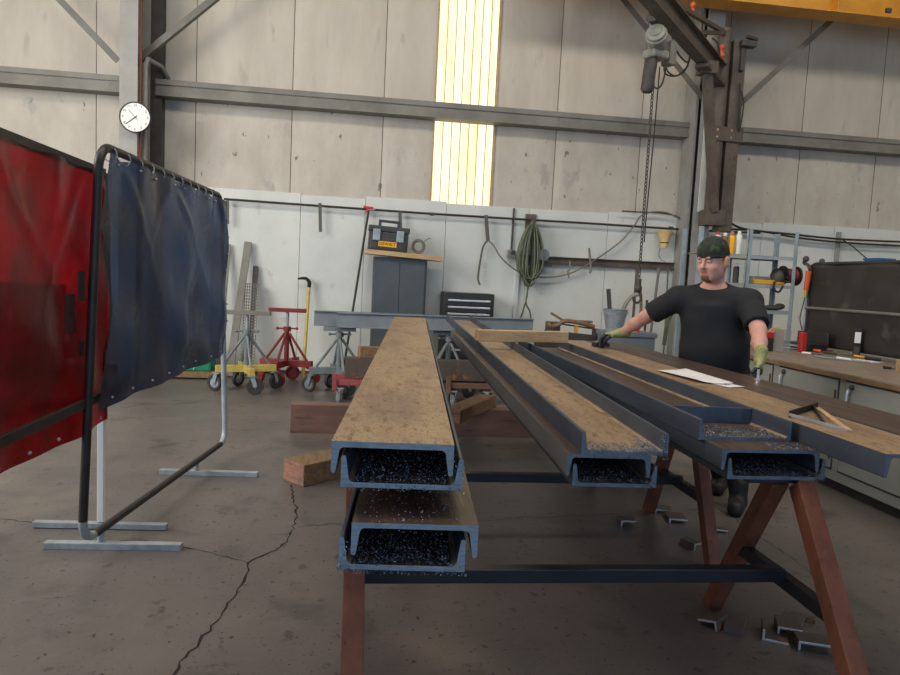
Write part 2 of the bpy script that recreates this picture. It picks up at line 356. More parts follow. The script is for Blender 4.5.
# building columns
def hcol(x, y0, y1, w, name, m='column'):
    mb = MB(); mb.bx(x-w/2, x+w/2, y0, y0+.016, 0, ZT); mb.bx(x-w/2, x+w/2, y1-.016, y1, 0, ZT); mb.bx(x-.008, x+.008, y0+.016, y1-.016, 0, ZT)
    return struct(mb.build(name, m, bevel=.002))
hcol(-3.04, 9.28, 9.80, .22, 'steel_column')
mb = MB(); mb.bx(-2.97, -2.79, 9.82, 9.98, 0, ZT); struct(mb.build('steel_column', 'dark_steel'))  # dark box added to paint the shaded recess beside the column web
mb = MB(); mb.tube([(-2.88,9.42,.3),(-2.88,9.42,4.02),(-2.86,9.45,4.1),(-2.78,9.75,4.1),(-2.74,9.95,4.0)], .03, 8); struct(mb.build('conduit', 'column', smooth=1))
mb = MB(); mb.bx(-2.925, -2.90, 9.32, 9.35, 2.5, ZT); struct(mb.build('conduit', 'rust'))
hcol(4.84, 9.50, 9.96, .26, 'steel_column')
mb = MB(); mb.bx(4.68, 4.72, 9.62, 9.96, 0, ZT); struct(mb.build('steel_column', 'column'))
mb = MB(); mb.bx(4.76, 5.02, 9.46, 9.49, 2.62, 3.85); struct(mb.build('column_plate', 'wainscot'))
def brace(p0, p1):
    mb = MB(); p0, p1 = V(p0), V(p1); R = frame(p1-p0, V((0,1,0))); L = (p1-p0)
    poly = [(-.04,-.04),(.04,-.04),(.04,-.032),(-.032,-.032),(-.032,.04),(-.04,.04)]
    mb.prism(poly, p0, R.col[0], R.col[2], L); struct(mb.build('wall_brace', 'brace'))
def ext(p, q, k): p, q = V(p), V(q); return p, p+(q-p)*k
brace(*ext(W(135,63,9.55), W(213,0,9.55), 1.9)); brace(*ext(W(119,62,9.55), W(60,0,9.55), 1.9))
brace(*ext(W(733,110,9.6), W(833,18,9.6), 1.08)); brace(*ext(W(702,99,9.6), W(622,0,9.6), 1.7))
# floor cracks
def crack(pts, w):
    P = [G(x, y, 0) for x, y in pts]; out = []
    for a, b in zip(P[:-1], P[1:]):
        n = max(2, int((b-a).length/.035)); side = V((-(b-a).y, (b-a).x, 0)).normalized()
        for i in range(n): out.append(a+(b-a)*(i/n)+side*random.uniform(-.012,.012))
    out.append(P[-1]); mb = MB()
    vs = []; 
    for i, p in enumerate(out):
        d = (out[min(i+1,len(out)-1)]-out[max(i-1,0)]).normalized(); s = V((-d.y, d.x, 0))*w*random.uniform(.25,1.0)
        vs += [V((p.x+s.x, p.y+s.y, .0012)), V((p.x-s.x, p.y-s.y, .0012))]
    mb.add(vs, [(2*i, 2*i+1, 2*i+3, 2*i+2) for i in range(len(out)-1)]); struct(mb.build('floor_crack', 'crack'))
crack([(292,485),(294,498),(297,510),(294,524),(291,536),(283,545),(276,550),(262,556),(250,563),(246,578),(238,590),(229,603),(222,613),(212,626),(204,636),(196,647),(186,657),(178,668),(168,680)], .0075)
crack([(248,562),(232,559),(212,554),(190,549),(160,545)], .004)
crack([(298,527),(330,524),(420,525),(520,518),(620,514)], .0035)
crack([(0,519),(20,521),(40,523)], .004)
crack([(120,541),(140,540),(185,549)], .003)
crack([(700,500),(730,515),(752,532),(790,556),(830,590)], .004)
crack([(225,392),(190,404),(150,404),(120,408)], .005)
# runway girder of the overhead crane
cr = thing('crane_runway_beam', 'yellow overhead crane runway beam across the top right corner', 'crane beam', (8.2,9.1,5.37))
mb = MB(); z0 = 5.37; mb.prism([(-.16,0),(.16,0),(.16,.02),(.012,.03),(.012,.53),(.16,.54),(.16,.56),(-.16,.56),(-.16,.54),(-.012,.53),(-.012,.03),(-.16,.02)], (2.0,9.1,z0), (0,1,0), (0,0,1), (9.0,0,0))
mb.build('girder', 'crane', cr, bevel=.003)
mb = MB()
for x in (3.5, 4.9, 6.3, 7.7, 9.1): mb.bx(x-.006, x+.006, 8.96, 9.09, z0+.03, z0+.53)
mb.build('stiffener', 'crane', cr)
mb = MB(); mb.bx(2.0, 11, 9.0, 9.2, z0+.56, z0+.62); mb.build('rail', 'jib', cr)
mb = MB(); mb.bx(7.0, 7.08, 8.93, 8.96, z0+.06, z0+.12); mb.build('bracket', 'dark_steel', cr)
# ------------------------------------------------------------------ welding screens
def noise2(u, v, seed=0):
    return (math.sin(u*7.1+seed)*math.cos(v*5.3+seed*1.7)+.6*math.sin(u*13.7+v*9.1+seed*2.1)+.35*math.sin(u*27+v*4+seed)+.25*math.cos(v*31-u*11+seed))/2.2
def curtain_mb(a, b, zt, zb0, zb1, amp, seed, inset=None, nu=90, nv=80, hk_=.02, sk=None):
    a, b = V(a), V(b); d = (b-a); nrm = V((d.y, -d.x, 0)).normalized()
    def fn(u, v):
        zb = zb0+(zb1-zb0)*u; uu = u
        if inset: uu = u + inset(v)*(1-u)**3
        top = zt - .05*abs(math.sin(u*PI*5))**2*(1 if v < .02 else 0)*0
        hooks = hk_*(1-abs(math.cos(u*PI*5.5)))
        z = zt - hooks*(1-v) - (zt-zb)*v
        w = amp*(noise2(u*1.2, v*.5, seed)*(.35+.65*v) + .6*math.sin(u*PI*10+seed)*max(0,(.25-v))*1.5 + .5*math.sin((u*3-v*2)*5+seed)*(v*(1-v))*1.6)
        for (hx, ph) in ((.10,.4),(.42,-.5),(.46,.6),(.86,-.4),(.95,.2)):
            dd_ = u-hx-ph*v; w += .016*math.exp(-(dd_/.022)**2)*math.exp(-v*3.2)*min(1, v*14)
        q = a + d*uu + nrm*w + V((0,0,z-a.z)); return sk(q) if sk else q
    mb = MB(); mb.grid(fn, nu, nv); return mb, fn
# blue-grey screen
A0, A1 = V((-1.325,3.42,0)), V((-.965,5.36,0))
p_near, p_far = G(82,543,.1), G(225,441,.1); p_near.z = p_far.z = 0
A0, A1 = p_near, p_far
bs = thing('welding_screen', 'smoky blue vinyl welding screen on a rounded tube frame', 'welding screen', tuple((A0+A1)/2), 0)
dn = (A1-A0).normalized(); sd = V((dn.y, -dn.x, 0))
tn, tf = W(99,150,p_near.y), W(221,193,p_far.y)
sn, sf_ = V((tn.x-p_near.x,0,0)), V((tf.x-p_far.x,0,0))
def skew(p):
    u = (p-A0).dot(dn)/(A1-A0).length; k = max(0, min(1, (p.z-.1)/1.9)); return p+(sn*(1-u)+sf_*u)*k
def loop(z0, z1, r):
    L = (A1-A0).length; pts = []
    for (cx, cz, a0) in ((r, z0+r, PI), (L-r, z0+r, 1.5*PI), (L-r, z1-r, 0), (r, z1-r, .5*PI)):
        for k in range(7):
            a = a0+k*(PI/2)/6; pts.append(skew(A0+dn*(cx+r*math.cos(a))+V((0,0,cz+r*math.sin(a)))))
    return pts
lp = loop(.10, 2.035, .11) 
fr = MB(); fr.tube(lp, .0215, 12, closed=True); fo = fr.build('frame', ['blk','galv'], bs, smooth=1)
for p in fo.data.polygons:
    c_ = WM[fo.name] @ p.center; u_ = (c_-A0).dot(dn); L_ = (A1-A0).length
    if c_.z < .2: p.material_index = 0 if .10 < u_ < L_-.12 else 1
    elif u_ < .6: p.material_index = 1 if c_.z < .42 else 0
    else: p.material_index = 1 if c_.z < 1.72 else 0
def ins(v): return .0 if v < .3 else .05*math.sin(min(1,(v-.25)/.75)*PI)
mb, cfn = curtain_mb(A0+dn*.05+sd*.02, A1-dn*.0+sd*.03, 2.012, .75, .81, .05, 1.3, ins, sk=skew)
cb = mb.build('curtain', 'blue_v', bs, smooth='all')
for k in range(11):
    p = skew(A0+dn*(.12+k*.165)+V((0,0,2.02)))
    ring = [p+sd*(.034*math.cos(t))+V((0,0,.034*math.sin(t)-.01)) for t in [2*PI*i/14 for i in range(14)]]
    mb = MB(); mb.tube(ring, .0035, 6, closed=True); mb.build('hanging_ring', 'galv', bs, smooth=1)
for k in range(8):
    for q in (cfn(.985, .12+.11*k), cfn(.06+.12*k, .965), cfn(.06+.12*k, .03)):
        mb = MB(); mb.ball(q+sd*.008, (.008,.008,.008), 8, 6); mb.build('grommet', 'galv', cb, smooth=1)
for (px0, px1, pm) in (((45,544),(182,546),(115,545)), ((160,471),(258,474),(209,473))):
    a, b, m_ = G(*px0,.02), G(*px1,.02), G(*pm,.02)
    mb = MB(); mb.bar((a.x,a.y,.0175), (b.x,b.y,.0175), .045, .035); ft = mb.build('foot', 'galv', bs, bevel=.003)
    mb = MB(); c = A0 + dn*((m_-A0).dot(dn)); mb.cone((c.x,c.y,.035), (c.x,c.y,.10), .018, n=12); mb.build('stub', 'galv', ft, smooth=1)
# red screen
R1 = G(101,525,.02); R1.z = 0; R0 = R1 + V((-.30,-2.3,0))
dq = V((G(0,465,.62)-G(97,415,.62))); dq.z = 0; R0 = R1+dq.normalized()*2.25
rs = thing('welding_screen', 'red vinyl welding screen with black tape patches at the left edge', 'welding screen', tuple((R0+R1)/2), 0)
rd = (R1-R0).normalized(); rsd = V((rd.y, -rd.x, 0))
mb = MB(); mb.bar(R0+V((0,0,1.96)), R1+V((0,0,1.96)), .04, .04); mb.build('top_rail', 'blk', rs, bevel=.003)
mb = MB(); mb.bar(R0+V((0,0,.80))+rsd*.095, R1+V((0,0,.80))+rsd*.095, .022, .045); mb.build('lower_rail', 'blk', rs, bevel=.003)
for nm, P in (('post', R1), ('post', R0)):
    mb = MB(); mb.bar((P.x,P.y,.04), (P.x,P.y,.68), .034, .034, up=V((0,1,0))); po = mb.build('post', 'white', rs, bevel=.003)
    mb = MB(); mb.bar((P.x,P.y,.66), (P.x,P.y,1.96), .042, .042, up=V((0,1,0))); mb.build('upper_post', 'blk', po, bevel=.003)
    a = P+V((-.36,.02,.02)); b = P+V((.36,-.02,.02)); mb = MB(); mb.bar(a, b, .042, .032); mb.build('foot', 'galv', rs, bevel=.003)
mb, rfn = curtain_mb(R0+rsd*.03, R1+rsd*.03+rd*.02, 1.95, .64, .62, .05, 4.2, None, hk_=.015)
cr_ = mb.build('curtain', 'red_v', rs, smooth='all')
def patch(px0, py0, px1, py1):
    q = [rfn(0,0)]; mb = MB(); L = R1-R0
    def hit(x, y):
        d = _ray(x, y); n = V((rsd.x, rsd.y, 0)); t = ((R0+rsd*.075)-EYE).dot(n)/d.dot(n); return EYE+d*t
    mb.add([hit(px0,py0), hit(px1,py0), hit(px1,py1), hit(px0,py1)], [(0,1,2,3)]); mb.build('tape_patch', 'tape', cr_, solid=.002)
patch(65,294,75,333); patch(78,271,85,301); patch(79,340,84,356)
for k in range(9):
    mb = MB(); mb.ball(rfn(.06+.11*k, .975)+rsd*.008, (.009,.009,.009), 8, 6); mb.build('grommet', 'galv', cr_, smooth=1)
# dark cabinet that shows through the red vinyl
c0 = W(66,300,9.5)
t = thing('storage_cabinet', 'dark cabinet dimly seen through the red vinyl curtain', 'cabinet', (c0.x-.7,9.2,0))
mb = MB(); mb.bx(c0.x-1.4, c0.x, 8.92, 9.5, .06, 1.16); mb.build('body', 'dark_steel', t, bevel=.01)
for a in (-1.38, -.69):
    mb = MB(); mb.bx(c0.x+a, c0.x+a+.67, 8.895, 8.918, .1, 1.12); d_ = mb.build('door', 'chest', t, bevel=.004)
    mb = MB(); mb.bx(c0.x+a+.3, c0.x+a+.33, 8.87, 8.893, .7, .85); mb.build('handle', 'galv', d_)
mb = MB(); mb.bx(c0.x-1.35, c0.x-.05, 8.98, 9.45, 0, .06); mb.build('plinth', 'black', t)
# ------------------------------------------------------------------ steel channels on trestles
def channel(name, label, near, far, w, h, up=True, top='web', flange='mill', group='steel channels on the trestles', tw=.0125, t0=.021, t1=.011, end='cutd'):
    """rolled channel; near/far = middle of the section's lowest line at both ends"""
    near, far = V(near), V(far); L = far-near; x = L.cross(V((0,0,1))).normalized(); z = x.cross(L.normalized()).normalized()
    hw = w/2; f = .008
    half = [(hw, 0), (hw, h-.004), (hw-.003, h), (hw-t1+.002, h), (hw-t1, h-.003), (hw-t0+.002, tw+f), (hw-t0-.002, tw+f*.3), (hw-t0-f, tw)]
    prof = half + [(-a, b) for a, b in reversed(half)]
    if not up: prof = [(a, h-b) for a, b in prof]
    mb = MB(); n = len(prof); N = 14; vs = []
    for i in range(N+1):
        o = near + L*(i/N); vs += [o+x*a+z*b for a, b in prof]
    fs = []; ms = []
    for i in range(N):
        for k in range(n):
            fs.append((i*n+k, i*n+(k+1) % n, (i+1)*n+(k+1) % n, (i+1)*n+k))
            a, b = prof[k], prof[(k+1) % n]
            flat = abs(a[1]-b[1]) < 1e-6 and abs(a[0]-b[0]) > w*.5
            fil = abs(a[0]-b[0]) < .02 and (k in (5, 6, 8, 9))  # root fillets take the tan colour, painting in the light they catch
            ms.append(0 if flat else (3 if fil else 1))
    mb.v = vs; mb.f = fs; mb.m = ms
    mb.f += [list(range(n-1,-1,-1)), list(range(N*n, (N+1)*n))]; mb.m += [2, 2]
    o = mb.build(name, [top, flange, end, 'web'], origin=near, bevel=0)
    return tag(o, label, 'steel channel', group), (near, far, x, z)
def chips(name, label, items, n, seed):
    """loose saw chips: little curled flakes lying at the sawn ends"""
    rnd = random.Random(seed); mb = MB(); 
    for (p0, ax, ay, az, cnt, decay) in items:
        for _ in range(cnt):
            u, v = rnd.random(), rnd.random()**decay
            c = p0 + ax*u + ay*v + az*(rnd.random()**2)
            s = rnd.uniform(.0011, .0030); a = rnd.uniform(0, 6.28); b = rnd.uniform(-1, 1)
            d = V((math.cos(a)*s, math.sin(a)*s, b*s*.7)); e = V((-math.sin(a)*s*.45, math.cos(a)*s*.45, rnd.uniform(-.4,.6)*s))
            nrm = d.cross(e).normalized()*.0006
            mb.add([c-d-e, c+d-e, c+d*1.2+e, c-d*.7+e, c+nrm*2], [(0,1,2,3), (0,1,4), (1,2,4), (2,3,4), (3,0,4)])
    return stuff(mb.build(name, 'chips'), label, 'metal chips')
def mid(a, b): return (V(a)+V(b))/2
UP = V((0,0,1))
# --- left stack
ZB = .82; HF = .076; PH = .110
def dirv(deg): return V((math.sin(math.radians(deg)), math.cos(math.radians(deg)), 0))
dL = dirv(4.25); xL = V((dL.y, -dL.x, 0)); w = .288
pl = G(338,569,ZB); c = pl + xL*(w/2)
def pt(c, d, s, z): return V((c.x+d.x*s, c.y+d.y*s, z))
LEN = 4.9
chL1, gL1 = channel('steel_channel', 'bottommost upright channel of the left steel stack, chips in its open end', pt(c,dL,0,ZB), pt(c,dL,LEN,ZB), w, HF, True, 'webd', end='cut')
cB = c + xL*.027
chL2, gL2 = channel('steel_channel', 'inverted channel with dark top capping the lower pair of the left stack', pt(cB,dL,0,ZB+PH-HF), pt(cB,dL,LEN,ZB+PH-HF), w, HF, False, 'webd', end='cut')
ZU = ZB+PH+.058
cC = G(338+4,487,ZU); cC = V((cC.x,cC.y,0)) + xL*(w/2-.004); cC.z = 0
sC = (V((cC.x,cC.y,0))-V((c.x,c.y,0))).dot(dL)
chL3, gL3 = channel('steel_channel', 'upright channel third from the floor in the left steel stack', pt(cC,dL,0,ZU), pt(cC,dL,LEN,ZU), w, HF, True, 'webd', end='cut')
cD = cC - xL*.024
chL4, gL4 = channel('steel_channel', 'tan rusted inverted channel lying on top of the left steel stack', pt(cD,dL,0,ZU+PH-HF), pt(cD,dL,LEN,ZU+PH-HF), w, HF, False, 'web', tw=.0145, end='cut')
for s, lb in ((.75, 'near timber spacer between the pairs of the left steel stack'), (3.9, 'far timber spacer between the pairs of the left steel stack')):
    q = pt(c, dL, s, ZB+PH+.029); mb = MB(); mb.box(q+V((.012,0,0)), (.20,.07,.056), rotz(-math.radians(4.25))); tag(mb.build('timber_spacer', 'timber', bevel=.003), lb, 'timber', 'timber spacers')
chips('metal_shavings', 'blue grey saw chips in the open ends of the left steel stack', [
    (pt(c,dL,.003,ZB+.0125)-xL*.115, xL*.23, dL*.42, UP*.018, 1500, 1.5), (pt(cC,dL,.003,ZU+.0125)-xL*.115, xL*.23, dL*.42, UP*.018, 1500, 1.5),
    (pt(cC,dL,-.004,ZU-.004)-xL*.15, xL*.30, -dL*.004, UP*.014, 90, 1), (pt(c,dL,-.004,ZB-.006)-xL*.15, xL*.30, -dL*.004, UP*.02, 140, 1),
    (pt(c,dL,-.004,ZB)-xL*.15, xL*.03, -dL*.004, UP*.07, 60, 1), (pt(cC,dL,-.004,ZU)+xL*.11, xL*.035, -dL*.004, UP*.09, 60, 1),
    (pt(cB,dL,.004,ZB+PH+.001)-xL*.12, xL*.22, dL*.2, UP*.003, 120, 1)], 0, 3)
# --- middle group
dA = dirv(2.6); xA = V((dA.y, -dA.x, 0)); wa = .288; slope = .006
pa = G(572,486,ZB); ca = V((pa.x,pa.y,0)) + xA*(wa/2)
def pts(c, d, s0, s1, z): return pt(c,d,s0,z), pt(c,d,s1,z+(s1-s0)*slope)
chA1, gA1 = channel('steel_channel', 'lowest upright channel of the middle stack, chips in its mouth', *pts(ca,dA,0,4.75,ZB), wa, HF, True, 'webd')
cA2 = ca - xA*.024
chA2, gA2 = channel('steel_channel', 'inverted channel with grey flange in the middle stack under the upright one', *pts(cA2,dA,0,4.78,ZB+PH-HF), wa, HF, False, 'webd', flange='millg')
cA3 = ca + xA*.028
chA3, gA3 = channel('steel_channel', 'long upright channel on top of the middle stack with blue flanges', *pts(cA3,dA,.0,6.1,ZB+PH), wa+.008, HF, True, 'web')
chips('metal_shavings', 'saw chips at the ends of the middle channel stack', [
    (pt(ca,dA,.003,ZB+.0125)-xA*.115, xA*.23, dA*.45, UP*.016, 1200, 1.5), (pt(cA3,dA,.002,ZB+PH+.0125)-xA*.115, xA*.235, dA*.10, UP*.006, 900, 1.8),
    (pt(cA3,dA,.002,ZB+PH+.0125)+xA*.07, xA*.05, dA*.16, UP*.02, 350, 1.5), (pt(cA3,dA,-.003,ZB+PH-.01)-xA*.12, xA*.27, -dA*.004, UP*.03, 160, 1),
    (pt(cA3,dA,-.003,ZB+PH)+xA*.115, xA*.03, -dA*.004, UP*.075, 130, 1), (pt(ca,dA,-.003,ZB)+xA*.10, xA*.045, -dA*.004, UP*.09, 110, 1)], 0, 5)
# --- right group (wider section)
dB = dirv(.7); xB = V((dB.y, -dB.x, 0)); wb = .375; HB = .08
pb = G(727,479,ZB); cb_ = V((pb.x,pb.y,0)) + xB*(wb/2)
chB1, gB1 = channel('steel_channel', 'wide upright channel at the bottom of the stack by the worker, chips inside', pt(cb_,dB,0,ZB), pt(cb_,dB,3.4,ZB), wb, HF, True, 'webd')
cB2 = cb_ - xB*.026
chB2, gB2 = channel('steel_channel', 'wide inverted channel under the open blue channel with a cross plate', pt(cB2,dB,0,ZB+PH-HF), pt(cB2,dB,3.42,ZB+PH-HF), wb, HF, False, 'webd')
cB3 = cb_ - xB*.055
Bn = .13
chB3, gB3 = channel('steel_channel', 'wide upright channel with a blue cross plate welded across near its end', pt(cB3,dB,Bn,ZB+PH), pt(cB3,dB,3.35,ZB+PH), wb-.005, HB, True, 'webd', t0=.017)
mb = MB(); q = pt(cB3, dB, Bn+.27, ZB+PH+.046); mb.box(q, (wb-.032, .011, .066), rotz(math.radians(-4))); mb.build('cross_plate', 'mill', chB3, bevel=.002)
chips('metal_shavings', 'saw chips in the wide channels nearest the worker', [
    (pt(cb_,dB,.003,ZB+.0125)-xB*.155, xB*.31, dB*.42, UP*.016, 1600, 1.5), (pt(cB3,dB,Bn+.003,ZB+PH+.0125)-xB*.16, xB*.32, dB*.2, UP*.006, 1300, 1.6),
    (pt(cB2,dB,.003,ZB+PH+.0005)+xB*.02, xB*.15, dB*.10, UP*.004, 260, 1.2), (pt(cb_,dB,-.003,ZB)+xB*.15, xB*.035, -dB*.004, UP*.08, 120, 1)], 0, 9)
# --- inverted channels along the right edge
ZC = 1.0; HC = .078
xc0, xc1 = 1.667, 1.945
mb = None
chC, gC = channel('steel_channel', 'inverted channel with tan web carrying the paper and the set square', ((xc0+xc1)/2-.0, 1.93, ZC-HC), ((xc0+xc1)/2+.01, 5.75, ZC-HC), xc1-xc0, HC, False, 'web')
chD, gD = channel('steel_channel', 'brown inverted channel along the worker, nearest the bench cabinets', (2.13, 1.45, ZC-HC), (2.10, 5.75, ZC-HC), .325, HC, False, 'webd')
# trestles
def trestle(label, y, x0, x1, zt, zs, sp, tilt=.13, tops=(), nostretch=False):
    t = thing('trestle', label, 'trestle', ((x0+x1)/2, y, 0), 0, 'steel trestles')
    for (ta, tb2) in tops: mb = MB(); mb.bar((ta,y,zt-.012), (tb2,y,zt-.012), .06, .023); mb.build('top_beam', 'tube', t, bevel=.003)
    for (x, s) in ((x0, -1), (x1-.12, 1)):
        ends = []
        for d in (-1, 1):
            mb = MB(); a = V((x1+(-.035 if d > 0 else .015), y+d*.035, zt-.024)) if s > 0 else V((x, y+d*.035, zt-.024))
            b = V((x1+(tilt-.05 if d > 0 else -.022), y+d*sp, 0)) if s > 0 else V((x+.012, y+d*sp, 0)); ends.append((a, b))
            mb.bar(a, b, .066, .066, up=V((1,0,0))); mb.build('leg', 'rust', t, bevel=.004)
        k = (zt-.024-zs)/(zt-.024)
        qa, qb = [e[0]+(e[1]-e[0])*k for e in ends]
        mb = MB(); mb.bar(V((qa.x,qa.y-.03,zs-.03)), V((qb.x,qb.y+.03,zs-.03)), .045, .05); mb.build('tie', 'tube', t, bevel=.003)
    if not nostretch:
        mb = MB(); mb.bar((x0-.02, y, zs+.005), (x1-.02, y-.02, zs+.005), .05, .05); mb.build('stretcher', 'tube', t, bevel=.003)
    return t
tr1 = trestle('nearest rust brown steel trestle under the channel stacks', 2.30, .0, 1.61, ZB, .445, .62, tops=((-.02,.30),(1.42,1.62)))
tr2 = trestle('second rust brown trestle, behind the nearest one by the worker', 3.76, .30, 1.93, ZB+.004, .36, .46, tilt=.06, tops=((.14,.42),(.86,2.30)))
tr3 = trestle('far trestle under the inverted channels beside the worker', 5.35, 1.80, 2.25, ZB+.01, .36, .4, tilt=.03, tops=((1.36,2.30),), nostretch=True)
for o in (tr2,):
    pass
for y, zz, n in ((3.76, ZB+.004, 'timber block under the tan and brown channels, middle trestle'), (5.35, ZB+.01, 'timber block under the tan and brown channels, far trestle')):
    mb = MB(); mb.bx(1.72, 2.26, y-.04, y+.04, zz, ZC-HC); tag(mb.build('timber_block', 'timber', bevel=.003), n, 'timber')
# timber bearer across the rims
a, b = W(477,340,5.05), W(564,340,5.25)
tb = MB(); za = ZB+PH+HF+.0185+.045; tb.bar((a.x,5.05,za), (b.x,5.22,za-.002), .10, .086); tag(tb.build('timber', 'timber', bevel=.004), 'pale sawn timber laid across the middle channels', 'timber')
# paper, set square, bolt, tape measure on the channels
pz = ZC+.002
def sheet(pts_, z, curl, label, dz=0):
    q = [G(x, y, ZC) for x, y in pts_]; mb = MB()
    def fn(u, v):
        p = (q[0]*(1-u)+q[1]*u)*(1-v)+(q[3]*(1-u)+q[2]*u)*v
        return V((p.x, p.y, z+curl*(u-.5)**2*4*(.3+.7*v)))
    mb.grid(fn, 12, 10); return tag(mb.build('paper_sheet', 'paper', solid=.0006, smooth='all'), label, 'paper', 'drawings on the channel')
sheet([(688,378),(729,388),(745,388),(700,375)], pz, .004, 'lower white drawing sheet peeping out on the tan channel')
sheet([(657,371.5),(686,370),(733,386),(697,383)], pz+.004, .012, 'upper white drawing sheet with a lifted corner on the channel')
sq = thing('set_square', 'dark triangular set square standing on the tan channel', 'set square', tuple(G(800,420,ZC)))
P0, P1, P2 = G(789,417.5,ZC), G(817,408.5,ZC), G(849,432,ZC)
mb = MB(); mb.bar(P0+UP*.014, P1+UP*.014, .006, .027); mb.build('fence', 'black', sq, bevel=.0015)
mb = MB(); mb.bar(P0+UP*.012, P2+UP*.004, .006, .012); mb.build('long_edge', 'galv', sq, bevel=.001)
mb = MB(); mb.bar(P1+UP*.004, P2+UP*.004, .022, .006); mb.build('short_edge', 'timber', sq)
mb = MB(); mb.bar(P1*.85+P0*.15+UP*.012, P2*.62+P0*.38+UP*.006, .006, .014); mb.build('inner_rib', 'black', sq)
bq = G(757.5,383,ZC); bo = thing('bolt', 'bright bolt standing on the brown channel by the left glove', 'bolt', tuple(bq))
mb = MB(); mb.cone(bq, bq+UP*.018, .012, n=6); mb.build('head', 'chrome', bo)
mb = MB(); mb.cone(bq+UP*.018, bq+UP*.022, .018, n=16); mb.build('flange', 'chrome', bo); mb = MB(); mb.cone(bq+UP*.022, bq+UP*.075, .0075, n=12); mb.build('shank', 'chrome', bo, smooth=1)
# ------------------------------------------------------------------ on the floor
def offcut(px, py, ang, L, wd, hg, label, tilt=0, flip=False):
    L *= 1.3; wd *= 1.15
    p = G(px, py, 0); R = rotz(ang) @ Matrix.Rotation(tilt, 3, 'Y'); mb = MB(); t = .010
    prof = [(0,0),(wd,0),(wd,t),(t,t),(t,hg),(0,hg)]
    if flip: prof = [(0,hg),(0,0),(t,0),(t,hg-t),(wd,hg-t),(wd,hg)]
    zoff = max(0, -min((R @ V((a, 0, b))).z for a, b in prof))
    mb.prism(prof, p+V((0,0,zoff)), R.col[0], R.col[2], R.col[1]*L)
    ms = mb.m; ms[0] = 1; ms[1] = 1
    return tag(mb.build('angle_offcut', ['rustspot','chrome'], bevel=.001), label, 'steel offcut', 'angle offcuts on the floor')
offcut(728,625,2.2,.08,.075,.045,'angle offcut leaning at the foot of the near trestle leg', tilt=.25, flip=True)
offcut(742,637,.9,.06,.10,.03,'flat brown offcut lying beside the trestle foot', flip=True)
offcut(762,640,-.5,.085,.09,.05,'shiny edged angle offcut at the middle of the scrap row')
offcut(777,636,-.45,.09,.085,.045,'angle offcut with bright arc edge in the scrap row', flip=True)
offcut(798,650,-.35,.07,.12,.04,'rusty offcut at the right end of the scrap row', flip=True)
offcut(800,632,.8,.07,.11,.02,'dark flat offcut beneath the near trestle tie', flip=True)
offcut(815,624,.9,.08,.03,.02,'thin tan offcut beside the right trestle leg', flip=True)
offcut(621,526,-.05,.07,.085,.035,'bright edged angle offcut alone on the open floor', flip=True)
offcut(669,523,-.2,.1,.10,.03,'dark offcut right of the lone bright one', flip=True)
offcut(655,513,-.4,.08,.09,.03,'rusty offcut at the foot of the second trestle', flip=True)
offcut(694,551,.4,.08,.05,.04,'small offcut behind the second trestle leg', flip=True)
offcut(712,532,-.3,.04,.08,.02,'thin bright offcut between the trestle legs', flip=True)
def timber(p, q, w_, h_, label, mats=('timberx','timbend')):
    p, q = V(p), V(q); mb = MB(); R = frame(q-p); o = p+V((0,0,h_/2)); mb.box((p+q)/2+V((0,0,h_/2)), (w_,(q-p).length,h_), R); mb.m[2] = 1; mb.m[3] = 1
    return tag(mb.build('timber_block', list(mats), bevel=.006), label, 'timber')
a = G(293,483.5,0); b = a+V((.74,.67,0)).normalized()*.95
timber(V((a.x,a.y,0)), V((b.x,b.y,0)), .235, .155, 'timber beam with reddish sawn end on the floor left of the stack')
a, b = G(470,428,0), G(488,414,0); dd = V((.74,.67,0))
mb = None
a, b = G(460,424,.264), G(495,407,.264); pr_ = V((-(b-a).y,(b-a).x,0)).normalized()*.085; a, b = a+pr_, b+pr_
timber(a, b, .17, .115, 'brown timber block resting on the rusty channel between the left and middle stacks')
# rusty channel bridge on the floor
mb = MB(); prof = [(0,0),(.30,0),(.30,.035),(.035,.035),(.035,.245),(.30,.245),(.30,.28),(0,.28)]
a = W(290,434,6.3); mb.prism([(0,0),(.16,0),(.16,.02),(.02,.02),(.02,.24),(.16,.24),(.16,.262),(0,.262)], (a.x, 6.29, .001), (0,1,0), (0,0,1), (2.45,-.03,0))
tag(mb.build('rusty_channel', 'rustd', bevel=.004), 'rusty red channel lying on edge on the floor behind the stacks', 'steel channel')
# ------------------------------------------------------------------ wheeled jack stands and what they carry
def caster(parent, at, r, dirang, wheelm, forkm, w=.04):
    R = rotz(dirang); off = R @ V((.045,0,0)); c = V((at[0],at[1],r))+off
    f = MB(); top = at[2]
    f.box((at[0],at[1],top-.006), (.09,.09,.012), R)
    for s in (-1, 1):
        y = R @ V((0, s*(w/2+.008), 0)); f.bar(V((at[0],at[1],top-.012))+y+off*.25, c+y, .006, .05, up=R @ V((1,0,0)))
    f.cone(c - R @ V((0,w/2+.014,0)), c + R @ V((0,w/2+.014,0)), .011, n=10)
    ca = f.build('caster', forkm, parent, bevel=.001)
    m = MB(); m.lathe([(r*.66,-w/2),(r*.94,-w/2),(r,-w/4),(r,w/4),(r*.94,w/2),(r*.66,w/2),(r*.64,w*.2),(r*.64,-w*.2)], c, R @ V((0,1,0)), 24); m.build('tyre', wheelm, ca, smooth=1)
    m = MB(); m.lathe([(.02,-w*.5),(.03,-w*.5),(.035,-w*.2),(r*.64,-w*.2),(r*.64,w*.2),(.035,w*.2),(.03,w*.5),(.02,w*.5)], c, R @ V((0,1,0)), 20); m.build('hub', forkm, ca, smooth=1)
